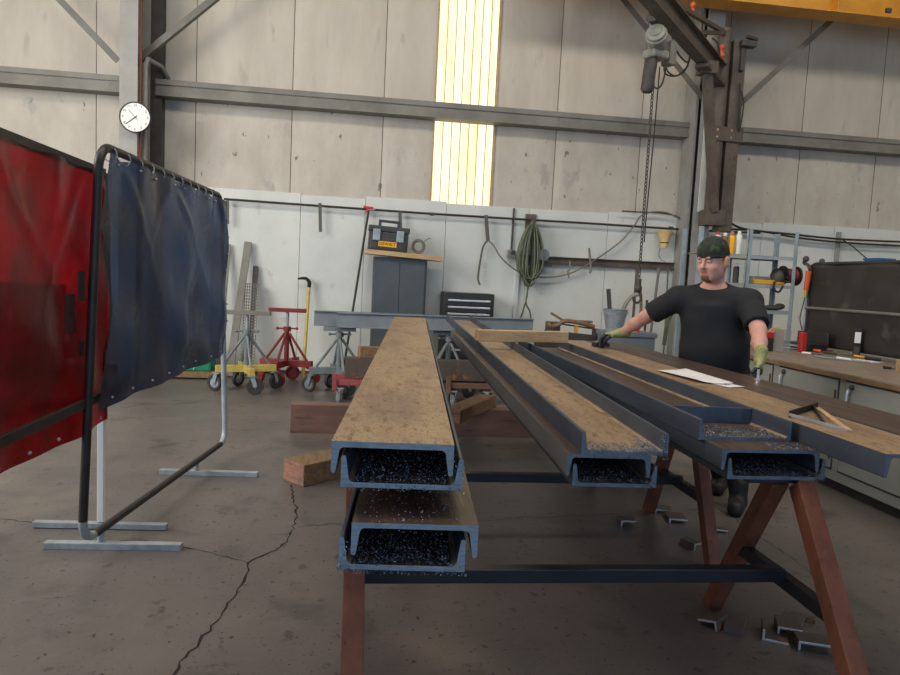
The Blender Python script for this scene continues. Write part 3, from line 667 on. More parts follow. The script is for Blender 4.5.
def stand(label, x, y, zhead, rz, basem, bracem, postm, headm, wheelm, forkm, zb=.27, arm=.36, headw=.46, headrz=0, r=.098, handle=True):
    t = thing('jack_stand', label, 'jack stand', (x,y,0), 0, 'wheeled jack stands')
    zc = zb-.045
    for k in range(4):
        a = rz+k*PI/2; d = V((math.cos(a), math.sin(a), 0)); mb = MB()
        mb.bar(V((x,y,zb))+d*.03, V((x,y,zb))+d*arm, .07, .085); mb.bx(0,0,0,0,0,0) if False else None
        mb.build('base_arm', basem, t, bevel=.005)
        mb = MB(); mb.cone(V((x,y,zb+.02))+d*(arm-.06), V((x,y,.66))+d*.035, .017, n=10); mb.build('brace', [bracem], t, smooth=1)
        p = V((x,y,0))+d*(arm-.03); caster(t, (p.x,p.y,zc), r, a+[.6,2.2,-.8,1.4][k], wheelm, forkm)
    mb = MB(); mb.cone((x,y,zb-.03), (x,y,.70), .032, n=16); mb.build('post', postm, t, smooth=1)
    mb = MB(); mb.cone((x,y,.69), (x,y,.75), .05, n=16); co = mb.build('screw_collar', bracem, t, smooth=1)
    if handle:
        mb = MB(); h = rotz(.2) @ V((.125,0,0)); mb.cone(V((x,y,.725))-h, V((x,y,.725))+h, .011, n=8); mb.ball(V((x,y,.725))-h, .02); mb.ball(V((x,y,.725))+h, .02); mb.build('handle', bracem, co, smooth=1)
    mb = MB(); mb.cone((x,y,.74), (x,y,zhead-.05), .021, n=14); mb.build('screw', 'galv', t, smooth=1)
    mb = MB(); R = rotz(headrz); mb.box((x,y,zhead-.025), (headw,.11,.05), R); mb.build('head', headm, t, bevel=.004)
    return t
p = W(247,330,8.5); stand('yellow based jack stand with grey head bar, beside the blue screen', p.x, 8.5, .975, .35, 'yellow', 'stgrey', 'stgrey', 'girt', 'rubber', 'galv', headw=.56)
p = W(287,336,9.12); stand('red jack stand with red head bar and red wheels', p.x, 9.12, .99, -.3, 'stred', 'stred', 'stred', 'stred', 'stred', 'stpink', headw=.48)
p = W(340,332,8.62); sg = stand('blue grey jack stand under the left end of the grey beams', p.x, 8.55, .815, .25, 'stgrey', 'stgrey', 'stgrey', 'stgrey', 'rubber', 'stgrey', headw=.40)
p = W(431,345,8.6); stand('grey jack stand under the grey beams behind the left steel stack', 1.1, 8.55, .815, .7, 'stgrey', 'stgrey', 'stgrey', 'stgrey', 'rubber', 'galv', headw=.40)
def ibeam(label, x0, x1, y, z0, h, wd, dz, cat='steel beam'):
    mb = MB(); t = .012; tw = .05
    mb.prism([(-wd/2,0),(wd/2,0),(wd/2,t),(tw/2,t),(tw/2,h-t),(wd/2,h-t),(wd/2,h),(-wd/2,h),(-wd/2,h-t),(-tw/2,h-t),(-tw/2,t),(-wd/2,t)], (x0,y,z0), (0,1,0), (0,0,1), (x1-x0,0,dz))
    return tag(mb.build('steel_beam', 'greybeam', bevel=.002), label, cat, 'grey beams on the jack stands')
ibeam('grey steel beam at the back, left end just past the front one', -.60, 1.5, 8.62, .817, .19, .10, 0)
ibeam('grey steel beam in front, running right behind the middle channels', W(337,323,8.45).x, W(533,325,8.45).x, 8.47, .817, .185, .10, .02)
# low red dolly and white-wheeled dolly with the rusty box channel
def dolly(label, x, y, z, basem, wheelm, forkm):
    t = thing('caster_dolly', label, 'dolly', (x,y,0), 0, 'low caster dollies'); 
    for s in (-1, 1):
        mb = MB(); mb.bar((x-.26, y+s*.2, z-.03), (x+.26, y+s*.2, z-.03), .06, .06); mb.build('side_rail', basem, t, bevel=.004)
        mb = MB(); mb.bar((x+s*.2, y-.2, z-.075), (x+s*.2, y+.2, z-.075), .06, .03); mb.build('cross_rail', basem, t, bevel=.004)
        for q in (-1, 1): caster(t, (x+s*.2, y+q*.2, z-.09), .085, .4*s+q*1.3, wheelm, forkm)
    mb = MB(); mb.bx(x-.29, x-.24, y-.25, y-.20, z-.12, z+.07); mb.build('corner_post', basem, t, bevel=.004)
    return t
dolly('low faded red caster dolly under the left end of the rusty beam', -.02, 7.82, .30, 'stpink', 'rubberlt', 'galv')
dolly('low grey caster dolly under the rusty beam between the stacks', 1.26, 7.82, .30, 'rustd', 'rubberlt', 'galv')
mb = MB(); prof = [(0,0),(.18,0),(.18,.018),(.02,.018),(.02,.212),(.18,.212),(.18,.23),(0,.23)]
a = W(345,366,7.72); mb.prism(prof, (a.x,7.72,.303), (0,1,0), (0,0,1), (2.2,.05,0)); tag(mb.build('rusty_beam', 'rustspot', bevel=.003), 'orange spotted rusty beam resting on the caster dollies', 'steel beam')
a, b = W(359,348,7.85), W(384,345,7.85)
timber(V((a.x,7.78,.536)), V((a.x+.62,7.92,.536)), .12, .125, 'short timber block on top of the spotted rusty beam')
# leaning bars, mesh, lever, clamp at the back wall
def lean(name, label, p0, p1, w_, t_, m, cat):
    mb = MB(); mb.bar(p0, p1, w_, t_, up=V((0,1,0))); return tag(mb.build(name, m, bevel=.002), label, cat, 'stock leaning on the white wall')
zt = W(226,244,9.88); lean('steel_angle_bar', 'thin dark bar leaning on the wall right beside the blue screen', (zt.x-.02,9.6,.02), (zt.x+.03,9.92,zt.z), .06, .03, 'girt', 'steel bar')
a, b = W(248,242,9.88), W(229,372,9.45); lean('steel_flat_bar', 'tallest grey bar leaning left to right on the white wall', (b.x,9.45,.02), (a.x,9.90,a.z), .10, .035, 'girt', 'steel bar')
a = W(254,266,9.88); lean('steel_tube', 'short grey tube leaning at the wall behind the mesh', (a.x+.0,9.62,.02), (a.x+.02,9.92,a.z), .07, .03, 'dark_steel', 'steel bar')
t = thing('steel_grating', 'narrow perforated grating strip leaning behind the yellow stand', 'grating', tuple(W(249,362,9.4)*1.0))
a, b = W(247,362,9.45), W(252,284,9.80); a.z = .02; dd = b-a; R = frame(dd, V((0,1,0))); gx = R.col[0]; mb = MB()
for i in range(7): mb.bar(a+gx*(-.09+.03*i), b+gx*(-.09+.03*i), .008, .02, up=V((0,1,0)))
for i in range(31): c = a+dd*(i/30); mb.bar(c-gx*.094, c+gx*.094, .012, .012)
mb.build('bars', 'girt', t)
t = thing('pry_lever', 'yellow handled pry lever with black claw leaning on the wall', 'lever', tuple(W(303,360,9.5)))
a, b = W(303,372,9.5), W(309,287,9.86); a.z = .02; mb = MB(); mb.cone(a, b, .026, .022, n=12); mb.build('handle', 'yellp' if False else 'yellow', t, smooth=1)
mb = MB(); mb.tube(smoothpath([b, b+V((.0,-.01,.07)), b+V((-.05,-.02,.12)), b+V((-.16,-.03,.11))], 5), [.027,.028,.028,.028,.028,.027,.026,.025,.024,.024,.023,.022,.02,.018,.014,.01], 10); mb.build('claw', 'black', t, smooth=1)
t = thing('bar_clamp', 'long bar clamp with red jaw hanging from the wall pipe', 'clamp', tuple(W(369,208,9.86)))
a, b = W(369,208,9.86), W(343,372,9.7); b.z = max(b.z, .05); mb = MB(); mb.cone(a, b, .016, n=10); mb.build('bar', 'blk', t, smooth=1)
mb = MB(); mb.bar(a+V((-.08,0,.01)), a+V((.06,0,.0)), .035, .035); mb.bar(a+V((-.03,0,-.07)), a+V((-.01,0,.02)), .04, .03); mb.build('jaw', 'redp', t, bevel=.004)
mb = MB(); mb.cone(a+V((-.02,-.01,-.03)), a+V((.09,-.03,-.02)), .008, n=8); mb.build('screw', 'galv', t)
# green bin glimpsed below the blue curtain
a = W(195,372,9.25); t = thing('green_bin', 'green plastic bin on the floor behind the blue screen', 'bin', (a.x,9.4,.03))
mb = MB(); mb.bx(a.x-.28, a.x+.2, 9.25, 9.6, .10, .48); mb.build('body', 'greenp', t, bevel=.02)
mb = MB(); mb.bx(a.x-.33, a.x+.24, 9.2, 9.65, .02, .10); mb.build('plinth', 'timberx', t, bevel=.004)
mb = MB(); mb.bar((a.x-.02,9.243,.12), (a.x+.05,9.243,.3), .012, .006); mb.build('strap', 'white', t)
# ------------------------------------------------------------------ things on and along the back wall
YW = YB-.04
# air pipe
mb = MB(); pts = [W(224,199,9.87), W(300,204.5,9.87), W(420,213,9.87), W(525,219.5,9.87), W(600,224,9.87), W(690,230,9.87), W(760,233,9.87)]
mb.tube(pts, .016, 8); ap = tag(mb.build('air_pipe', 'cable', smooth=1), 'dark air pipe running along the top of the white wall', 'pipe')
for (x, y) in ((432,214),(671,228)):
    c = W(x,y,9.87); mb = MB(); mb.cone(c-V((.03,0,.0)), c+V((.03,0,0)), .024, n=10); mb.build('coupling', 'dark_steel', ap)
def hanging(label, pts, r, m='denim', name='hanging_strap', cat='strap', Y=9.85, flat=False):
    P = [W(x,y,Y) for x,y in pts]; mb = MB()
    if flat:
        for a, b in zip(P[:-1], P[1:]): mb.bar(a, b, r*2, r*.7, up=V((0,1,0)))
    else: mb.tube(smoothpath(P, 6), r, 7)
    return tag(mb.build(name, m, smooth=None if flat else 1), label, cat)
hanging('short flat bracket hanging from the pipe beside the blue screen', [(227.5,200),(227.5,224)], .022, 'denim', flat=True, name='pipe_bracket', cat='bracket')
hanging('short flat bracket hanging from the pipe above the yellow lever', [(320,203),(320.5,232)], .022, 'denim', flat=True, name='pipe_bracket', cat='bracket')
hanging('dark strap hanging behind the black tool box', [(400,212),(400.5,229)], .024, 'denim', flat=True, name='pipe_bracket', cat='bracket')
hanging('dark bracket on the pipe with a rope over it', [(486,215),(488,241)], .026, 'denim', flat=True, name='pipe_bracket', cat='bracket')
hanging('rope end hanging down left from the pipe bracket', [(488,240),(483,247),(480,262),(478,278),(480,285)], .014, 'denim', 'hanging_rope', 'rope')
hanging('thin hose drooping right from the bracket behind the coiled hose and up to the column', [(488,240),(494,246),(500,256),(510,266),(522,273),(540,277),(560,276),(578,270),(598,258),(620,242),(634,226),(641,216),(652,212),(668,213),(684,222)], .012, 'girt', 'air_hose', 'hose')
hanging('black cable looping from the crane chain to the right column', [(622,211),(640,212),(660,213),(676,216),(684,222)], .010, 'cable', 'power_cable', 'cable')
hanging('black cable dropping from the pipe end beside the column', [(685,222),(690,238),(688,252),(684,262)], .011, 'cable', 'power_cable', 'cable')
# cables at the right
for lb, P in (('upper black cable along the white wall at the right', [(728,221),(745,229),(790,234),(840,239),(905,242)]), ('lower black cable along the white wall at the right', [(730,229),(760,231),(800,238),(850,243),(905,246)]), ('thin cable slanting from the wall pipe down behind the dark screen', [(843,240),(852,246),(866,258),(872,262)])):
    hanging(lb, P, .016 if 'thin' not in lb else .009, 'cable', 'power_cable', 'cable')
# conduit risers
def riser(label, x0, y0, x1, y1, w_, m='column'):
    a, b = W(x0,y0,9.943), W(x1,y1,9.943); mb = MB(); mb.bar(a, b, w_, .04, up=V((0,1,0))); tag(mb.build('conduit_riser', m, bevel=.003), label, 'conduit')
riser('pale vertical conduit strip behind the coiled hose', 514, 320, 519, 250, .06, 'wainscot')
riser('thin pipe rising above the switch box by the coiled hose', 511, 254, 514, 208, .022, 'dark_steel')
riser('galvanised conduit behind the right shelf cables', 836, 262, 839, 232, .07, 'column')
t = W(511.5,254,9.88); sw = thing('switch_box', 'small switch box at the left end of the wall rail', 'switch', tuple(t))
mb = MB(); mb.box(t, (.11,.08,.12)); mb.build('box', 'girt', sw, bevel=.006); mb = MB(); mb.cone(t+V((.01,-.06,.02)), t+V((.01,-.04,.02)), .03, n=12); mb.build('dial', 'dark_steel', sw)
# wall rail
a, b = W(517,258.5,9.86), W(690,267,9.86); rl = thing('wall_rail', 'rusty steel rail along the white wall with hooks on it', 'rail', tuple(a))
mb = MB(); mb.prism([(0,-.055),(-.05,-.055),(-.05,-.045),(-.008,-.045),(-.008,.045),(-.05,.045),(-.05,.055),(0,.055)], a+V((0,.08,0)), (0,1,0), (0,0,1), b-a); mb.build('rail', 'jib', rl)
c = W(538,263.5,9.84); mb = MB(); mb.box(c, (.42,.05,.05)); mb.build('bracket', 'dark_steel', rl)
for lb, P, r in (('steel hook hanging under the rail, left', [(570,261),(570,268),(568,272),(569,278)], .014), ('tall steel clamp on the rail below the drooping hose', [(589,248),(590,258),(591,268),(590,273)], .018)):
    hanging(lb, P, r, 'girt', 'hook', 'hook', Y=9.78)
c = W(543,255,9.78); mb = MB(); mb.lathe([(.03,0),(.085,.0),(.085,.05),(.03,.05)], c, (0,-1,0), 20); tag(mb.build('tape_reel', 'stgrey', smooth=1), 'round reel on the rail right of the coiled hose', 'reel')
# coiled hose on its peg
hk = W(532,222,9.86); hg = thing('coiled_hose', 'green grey hose coiled in long loops on the white wall', 'hose', tuple(W(531,300,9.8)))
mb = MB(); pts = []; cx, cz = (W(531,250,9.8)).x, 0
zt_, zb_ = W(531,222,9.8).z, W(531,288,9.8).z; rnd = random.Random(4)
for L in range(26):
    wv = rnd.uniform(.02,.165); bz = zb_+rnd.uniform(0,.16); tz = zt_-rnd.uniform(0,.05); y0 = rnd.uniform(9.70,9.86); dx = rnd.uniform(-.02,.02)
    for k in range(20):
        a_ = PI/2+2*PI*k/20; s = math.sin(a_); c_ = math.cos(a_); zz = (tz+bz)/2+(tz-bz)/2*s
        pts.append(V((cx+dx+(wv*(1.05-.35*s))*c_*1.1, y0, zz)))
mb.tube(pts, .0125, 6); mb.build('coil', 'hoseg', hg, smooth=1)
mb = MB(); mb.tube(smoothpath([W(528,282,9.8), W(527,296,9.8), W(524,308,9.8), W(520,319,9.8)], 5), .012, 6); mb.tube(smoothpath([W(529,284,9.78), W(526,302,9.78), W(530,312,9.8), W(531,322,9.8)], 5), .012, 6); mb.build('tail', 'hoseg', hg, smooth=1)
mb = MB(); mb.bar(hk+V((0,.09,.0)), hk+V((0,-.16,0)), .05, .05); mb.bar(hk+V((0,.08,.12)), hk+V((0,.08,-.1)), .16, .03, up=V((0,1,0))); mb.build('peg', 'jib', hg, bevel=.003)
# cream funnel
c = W(664,248,9.82); fn = thing('funnel', 'cream plastic funnel shade fixed upside down on the white wall', 'funnel', tuple(c))
mb = MB(); hz = W(664,231,9.82).z-c.z; mb.lathe([(.05,0),(.058,.04),(.06,.075),(.075,hz*.55),(.10,hz*.8),(.125,hz),(.115,hz),(.09,hz*.8),(.06,hz*.5)], c, (0,0,1), 24); mb.build('shade', 'funnel', fn, smooth=1)
mb = MB(); mb.lathe([(.062,.068),(.064,.07),(.064,.082),(.062,.085)], c, (0,0,1), 24); mb.build('band', 'ink', fn)
mb = MB(); mb.tube(smoothpath([c+V((-.05,.02,0)), c+V((-.06,.03,-.1)), c+V((-.02,.04,-.17)), c+V((.05,.04,-.2))], 6), .004, 5); mb.build('wire', 'cable', fn)
# upright storage cabinet with shelf board and tool box
cz = thing('storage_cabinet', 'tall dark grey two door cabinet against the white wall', 'cabinet', (W(400,320,9.5).x, 9.7, 0))
yf = 9.5; xa, xb = W(373,270,yf).x, W(427,270,yf).x; zc = 1.735
mb = MB(); mb.bx(xa, xb, yf+.02, 9.93, .05, zc); mb.build('body', 'cab', cz, bevel=.006)
mb = MB(); mb.bx(xa+.03, xb-.03, yf+.05, 9.9, 0, .05); mb.build('plinth', 'black', cz)
for s in (0, 1):
    x0 = xa+.02+s*(xb-xa-.04)/2; x1 = x0+(xb-xa-.04)/2-.006; mb = MB(); mb.bx(x0, x1, yf, yf+.018, .1, zc-.035); dr = mb.build('door', 'cab', cz, bevel=.004)
    mb = MB(); hx = x1-.05 if s == 0 else x0+.05; mb.bx(hx-.012, hx+.012, yf-.022, yf-.002, .78, .92); mb.build('handle', 'dark_steel', dr, bevel=.003)
a, b = W(365,252.5,9.42), W(442,260.5,9.42); sb = (b-a); mb = MB(); mb.bar(a+V((0,.17,.02)), b+V((0,.17,.02)), .36, .065); tag(mb.build('shelf_board', 'timber', bevel=.004), 'raw timber shelf board on top of the dark grey cabinet', 'shelf board')
tl = math.atan2(sb.z, sb.x); RX = Matrix.Rotation(-tl, 3, 'Y'); o = a + V((.0,.15,.0535)) ; ex = RX @ V((1,0,0)); ez = RX @ V((0,0,1))
tbw = (W(407.5,250,9.42)-W(367.5,247,9.42)).length; o = o+ex*.03
tbx = thing('tool_box', 'charcoal plastic tool box with yellow label on the shelf board', 'tool box', tuple(o+ex*tbw/2))
def tb_(x0, x1, y0, y1, z0, z1, mbb): mbb.box(o+ex*((x0+x1)/2)+V((0,(y0+y1)/2,0))+ez*((z0+z1)/2), (x1-x0,y1-y0,z1-z0), RX)
mb = MB(); tb_(0, tbw, -.12, .12, 0, .255, mb); tb_(.03, tbw-.03, -.128, .12, .015, .17, mb); mb.build('body', 'tbx', tbx, bevel=.012)
mb = MB(); tb_(-.012, tbw+.012, -.132, .13, .255, .335, mb); mb.build('lid', 'tbx', tbx, bevel=.016)
mb = MB(); hx = tbw*.5
tb_(hx-.15, hx-.11, -.03, .03, .335, .395, mb); tb_(hx+.11, hx+.15, -.03, .03, .335, .395, mb); tb_(hx-.15, hx+.15, -.03, .03, .39, .425, mb); mb.build('handle', 'tbx', tbx, bevel=.006)
for k in (.2, .79):
    mb = MB(); tb_(tbw*k-.05, tbw*k+.05, -.150, -.132, .13, .285, mb); mb.build('latch', 'galv', tbx, bevel=.006)
mb = MB(); lx = tbw*.49; tb_(lx-.125, lx+.125, -.134, -.127, .055, .125, mb); mb.build('label_plate', 'dwyel', tbx)
text_mesh('DEWALT', .058, o+ex*lx+V((0,-.135,0))+ez*.09, ex, ez, 'lettering', 'ink', tbx, .001, .96)
c = o+ex*(tbw+.16)+V((0,-.02,0)); wc = thing('wire_coil', 'small tangle of coiled wire beside the charcoal tool box', 'wire coil', tuple(c))
mb = MB(); rnd = random.Random(3)
for L in range(9):
    R3 = Matrix.Rotation(rnd.uniform(-.6,.6), 3, 'Z') @ Matrix.Rotation(rnd.uniform(-.4,.4), 3, 'X'); rr = rnd.uniform(.06,.1)
    mb.tube([c+V((0,0,.11))+R3 @ V((rr*math.cos(2*PI*k/18), 0, rr*1.05*math.sin(2*PI*k/18))) for k in range(18)], .006, 5, closed=True)
mb.tube(smoothpath([c+V((.06,0,.16)), c+V((.1,-.02,.2)), c+V((.14,-.02,.23)), c+V((.17,0,.22))], 5), .006, 5); mb.build('coil', 'girt', wc, smooth=1)
# tool chest
x0, x1 = W(443,320,9.45).x, W(493.5,320,9.45).x; zt_ = W(443,292,9.45).z; th = thing('tool_chest', 'black tool chest with silver drawer pulls against the white wall', 'tool chest', ((x0+x1)/2,9.7,0))
mb = MB(); mb.bx(x0, x1, 9.47, 9.92, .14, zt_); mb.build('body', 'chest', th, bevel=.008)
zs = [zt_-.09, zt_-.185, zt_-.28, zt_-.42, .70, .50, .30]
for i, z in enumerate(zs):
    zlo = z-.085 if i < 3 else z-.12
    mb = MB(); mb.bx(x0+.03, x1-.03, 9.452, 9.469, zlo, z); d_ = mb.build('drawer', 'chest', th, bevel=.003)
    mb = MB(); mb.bx(x0+.06, x1-.06, 9.435, 9.452, z-.03, z-.004); mb.build('handle', 'chrome', d_, bevel=.003)
for x in (x0+.06, x1-.06):
    for y in (9.53, 9.86): mb = MB(); mb.cone((x-.02,y,.06), (x+.02,y,.06), .06, n=14); mb.bx(x-.03, x+.03, y-.03, y+.03, .1, .14); mb.build('caster', 'rubber', th)
# scrap rack, bucket, pry bar, red hose behind the worker's hand
t = thing('scrap_crate', 'heap of dark steel scrap in an open rack by the bucket', 'scrap rack', tuple(W(575,345,8.8)*1.0))
yy = 8.92; a, b = W(548,322,yy), W(606,331,yy); zb2 = W(548,338,yy).z
mb = MB(); mb.bx(a.x-.05, b.x+.1, yy, yy+.5, .55, zb2+.02); mb.bx(a.x-.0, a.x+.06, yy+.05, yy+.1, 0, .55); mb.bx(b.x, b.x+.06, yy+.05, yy+.1, 0, .55); mb.bx(a.x, a.x+.06, yy+.4, yy+.45, 0, .55); mb.bx(b.x, b.x+.06, yy+.4, yy+.45, 0, .55); mb.build('rack', 'dark_steel', t, bevel=.004)
mb = MB(); mb.bar((a.x-.05,yy+.05,zb2+.02), (b.x+.05,yy+.05,zb2-.01), .03, .05); mb.bar((a.x,yy+.06,a.z), (b.x,yy+.1,b.z), .06, .02); mb.bx(a.x+.02, a.x+.2, yy+.08, yy+.2, zb2+.02, a.z); mb.bx(b.x-.13, b.x-.03, yy+.06, yy+.2, zb2, b.z); mb.build('bars', 'jib', t, bevel=.003)
mb = MB(); mb.bar(W(544,334,yy-.02), W(608,341,yy-.02), .03, .12); mb.build('front_board', 'dark_steel', t, bevel=.004)
mb = MB(); mb.tube(smoothpath([W(547,322,yy), W(551,326,yy-.02), W(558,325,yy-.02), W(565,321,yy-.02), W(580,323,yy-.02), W(594,327,yy)], 6), .03, 8); mb.build('sling', 'timberx', t, smooth=1)
mb = MB(); q = W(577,328,yy-.01); mb.bx(q.x-.02, q.x+.02, yy-.01, yy+.05, zb2+.0, q.z+.03); mb.build('tag', 'yellp', t)
mb = MB(); mb.tube(smoothpath([W(551,314,yy), W(556,317,yy), W(563,322,yy), W(580,321,yy), W(596,324,yy)], 5), [.02]*26, 6) if False else mb.bar(W(551,313,yy+.1), W(564,321,yy+.1), .035, .03); mb.bar(W(562,321,yy+.1), W(592,322,yy+.1), .06, .035); mb.build('scrap', 'timberx', t)
t = thing('utility_cart', 'blue grey cart under the bucket behind the steel channels', 'cart', tuple(W(615,345,8.6)))
q = W(614,331,8.6); mb = MB(); mb.bx(q.x-.16, q.x+.52, 8.4, 8.85, q.z-.06, q.z); mb.build('tray', 'greybeam', t, bevel=.01)
mb = MB(); mb.bx(q.x-.14, q.x+.50, 8.42, 8.83, .12, q.z-.06); mb.build('body', 'greybeam', t, bevel=.01)
for sx in (q.x-.1, q.x+.46):
    mb = MB(); mb.cone((sx,8.45,.06), (sx,8.8,.06), .06, n=14); mb.build('wheel', 'rubber', t)
qx, qz = q.x, q.z
bk = thing('bucket', 'galvanised bucket standing on the blue grey cart', 'bucket', (qx,8.6,qz)); mb = MB(); hb = W(614,309,8.6).z-qz
mb.lathe([(.10,0),(.105,.0),(.158,hb-.012),(.166,hb-.006),(.166,hb),(.152,hb),(.098,.012),(.02,.012)], (qx,8.6,qz+.001), (0,0,1), 28); mb.build('body', 'galv', bk, smooth=1)
mb = MB(); mb.tube([V((qx+.168*math.cos(a_), 8.6-.05*math.sin(a_)-.09*math.sin(a_), qz+hb-.03+.05*math.sin(a_)*-1)) for a_ in [PI*k/12 for k in range(13)]], .005, 6); mb.build('handle', 'galv', bk, smooth=1)
a = W(612,312,8.6); b = W(610,289,8.6); mb = MB(); mb.bar((a.x,8.6,qz+.02), (b.x-.01,8.63,b.z), .055, .018, up=V((0,1,0))); tag(mb.build('steel_file', 'dark_steel', bevel=.002), 'flat dark bar standing in the galvanised bucket', 'bar')
hanging('grey ribbed hose curving up behind the bucket with red end', [(622,312),(627,302),(633,296),(640,294)], .028, 'hoistg', 'ribbed_hose', 'hose', Y=8.75)
for lb, P, r, m_, Y_ in (('dark rod standing right of the bucket below the rail', [(628,382),(633,318),(637,267)], .02, 'jib', 9.6), ('tan rope hanging behind the hoist chain', [(640,325),(641,300),(639,284)], .022, 'timberx', 9.4), ('first steel bar leaning on the wall beside the hook', [(644,384),(651,330),(659,268)], .02, 'girt', 9.7), ('second steel bar leaning on the wall beside the hook', [(640,386),(644,340),(647,300)], .018, 'jib', 9.5), ('thin rod leaning by the column behind the worker', [(661,388),(665,330),(668,268)], .012, 'hoseg', 9.75), ('green cylinder hose behind the worker at his shoulder', [(664,345),(668,320),(676,308)], .03, 'hoseg', 9.2)):
    hanging(lb, P, r, m_, 'steel_rod' if 'hose' not in lb and 'rope' not in lb else 'hanging_hose', 'rod' if 'hose' not in lb and 'rope' not in lb else 'hose', Y=Y_)
c = W(635,338,8.52); y_ = thing('yellow_chock', 'small yellow clamp block standing behind the channels', 'clamp', tuple(c)); qz2 = 0
mb = MB(); mb.bx(c.x-.06, c.x+.05, 8.50, 8.56, qz+.001, c.z+.08); mb.build('body', 'yellp', y_, bevel=.01); mb = MB(); mb.bx(c.x-.02, c.x+.03, 8.48, 8.499, c.z-.06, c.z+.02); mb.build('slot', 'black', y_); mb = MB(); mb.cone((c.x+.03,8.53,c.z+.08), (c.x+.07,8.53,c.z+.2), .02, n=8); mb.build('lever', 'redp', y_)
# clock on the left column
cc = W(135.5,117.5,9.2); ck = thing('wall_clock', 'round white wall clock with black rim on the left column', 'clock', (cc.x,9.24,cc.z))
fx = V((0,-1,0)); fx = (V((cc.x*.0,0,0))+V((-.0,-1,0))); rad = .185
mb = MB(); mb.lathe([(rad*.9,-.04),(rad,-.03),(rad*1.04,.01),(rad*1.03,.02),(rad*.97,.024),(rad*.95,.012)], cc, fx, 40); mb.build('case', 'black', ck, smooth=1)
mb = MB(); mb.cone(cc+fx*.008, cc+fx*.014, rad*.965, n=40); mb.build('face', 'clockf', ck)
EXc, EZc = V((1,0,0)), V((0,0,1)); rt = .06
for h in range(1, 13):
    a_ = math.radians(90-30*h); text_mesh(str(h), .042, cc+fx*.016+EXc*(rad*.8*math.cos(a_))+EZc*(rad*.8*math.sin(a_)), EXc, EZc, 'numeral', 'girt', ck, .0008)
for nm, adeg, L, wd, back in (('minute_hand', 231, .145, .009, .03), ('hour_hand', 318, .115, .005, .04)):
    a_ = math.radians(90-adeg); d = EXc*math.cos(a_)+EZc*math.sin(a_); mb = MB(); mb.bar(cc+fx*.02-d*back, cc+fx*.02+d*L, wd, .002, up=fx); mb.build(nm, 'ink', ck)
# ------------------------------------------------------------------ jib crane with chain hoist
jb = thing('jib_crane', 'grimy brown wall jib crane with strut and cables at the right column', 'jib crane', (4.92,9.33,2.4))
B0, B1 = V((4.92,9.38,4.40)), V((1.35,5.33,4.40)); bd = (B1-B0).normalized(); bs_ = V((bd.y,-bd.x,0))
mb = MB(); prof = [(-.075,0),(.075,0),(.075,.014),(.008,.02),(.008,.23),(.075,.236),(.075,.25),(-.075,.25),(-.075,.236),(-.008,.23),(-.008,.02),(-.075,.014)]
mb.prism(prof, B0, bs_, UP, B1-B0); mb.build('boom', 'jib', jb, bevel=.002)
mb = MB(); mb.bar(B0+V((0,0,-.03))+bd*.1, B0+V((0,0,-.03))+bd*1.1, .17, .05); mb.build('boom_shoe', 'jib', jb, bevel=.003)
mb = MB(); mb.cone((4.90,9.36,2.45), (4.90,9.36,5.15), .095, n=20); mb.build('mast', 'jib', jb, smooth=1)
mb = MB(); mb.bx(5.01, 5.20, 9.28, 9.49, 2.35, 5.0); mb.build('mast_channel', 'jib', jb, bevel=.003)
mb = MB(); mb.bx(4.78, 5.24, 9.25, 9.495, 3.60, 3.80); mb.build('mast_bracket', 'jib', jb, bevel=.004)
mb = MB(); 
for x in (4.85, 5.06):
    for z in (3.65, 3.75): mb.ball((x,9.255,z), .018, 8, 6)
mb.build('bolts', 'timber', jb)
s0, s1 = W(704,64,8.72), W(717,207,9.28); s0 = V((B0+bd*.82).to_tuple())+V((0,0,-.02)); s1 = V((4.90,9.27,2.62))
mb = MB(); mb.bar(s0, s1, .13, .10, up=V((1,0,0))); mb.build('strut', 'jib', jb, bevel=.004)
mb = MB(); mb.bar(s0+V((0,0,.1)), s0-V((0,0,.06)), .22, .2); mb.build('strut_clamp', 'jib', jb, bevel=.008)
mb = MB(); mb.bx(4.78, 5.06, 9.24, 9.46, 2.42, 2.64); mb.build('foot_bracket', 'jib', jb, bevel=.004)
for a, b in ((V((4.9,9.35,5.1)), B0+bd*1.5+V((0,0,.25))), (V((4.9,9.35,5.1)), B0+bd*2.6+V((0,0,.25)))):
    mb = MB(); mb.bar(a, b, .05, .05); mb.build('tie_bar', 'jib', jb)
mb = MB(); q = V((5.14,9.25,5.0)); mb.box(q+V((.05,0,-.06)), (.22,.12,.08)); mb.box(q+V((.1,-.02,.02)), (.2,.06,.04), rotz(.4)); mb.box((5.13,9.26,4.75), (.05,.05,.35)); mb.build('cable_reel', 'dark_steel', jb, bevel=.006)
mb = MB(); mb.tube(smoothpath([V((5.15,9.24,4.3)), V((5.2,9.24,4.1)), V((5.16,9.24,3.75)), V((5.12,9.24,4.4))], 6), .01, 6); mb.build('lead', 'cable', jb)
mb = MB()
for q in (W(697,30,9.0), W(693,5,8.6), W(722,47,9.2), W(722,55,9.2)):
    mb.ball(q, (.035,.035,.04), 10, 8); mb.ball(q-V((0,0,.07)), (.03,.03,.035), 10, 8)
mb.build('insulators', 'orange', jb, smooth=1)
mb = MB(); rnd = random.Random(11)
for P in ([(678,0),(672,30),(676,50),(688,62),(690,40),(684,10)], [(688,0),(690,30),(700,52),(702,50),(702,8)], [(681,2),(676,40),(666,66),(676,76),(688,66)], [(668,45),(664,70),(672,76),(684,72),(690,58)], [(712,38),(718,44),(720,58)], [(650,56),(654,86),(662,84),(667,62)]):
    mb.tube(smoothpath([W(x, y, 8.2 if x < 685 else 8.7) for x, y in P], 6), .011, 6)
mb.build('festoon_cable', 'cable', jb, smooth=1)
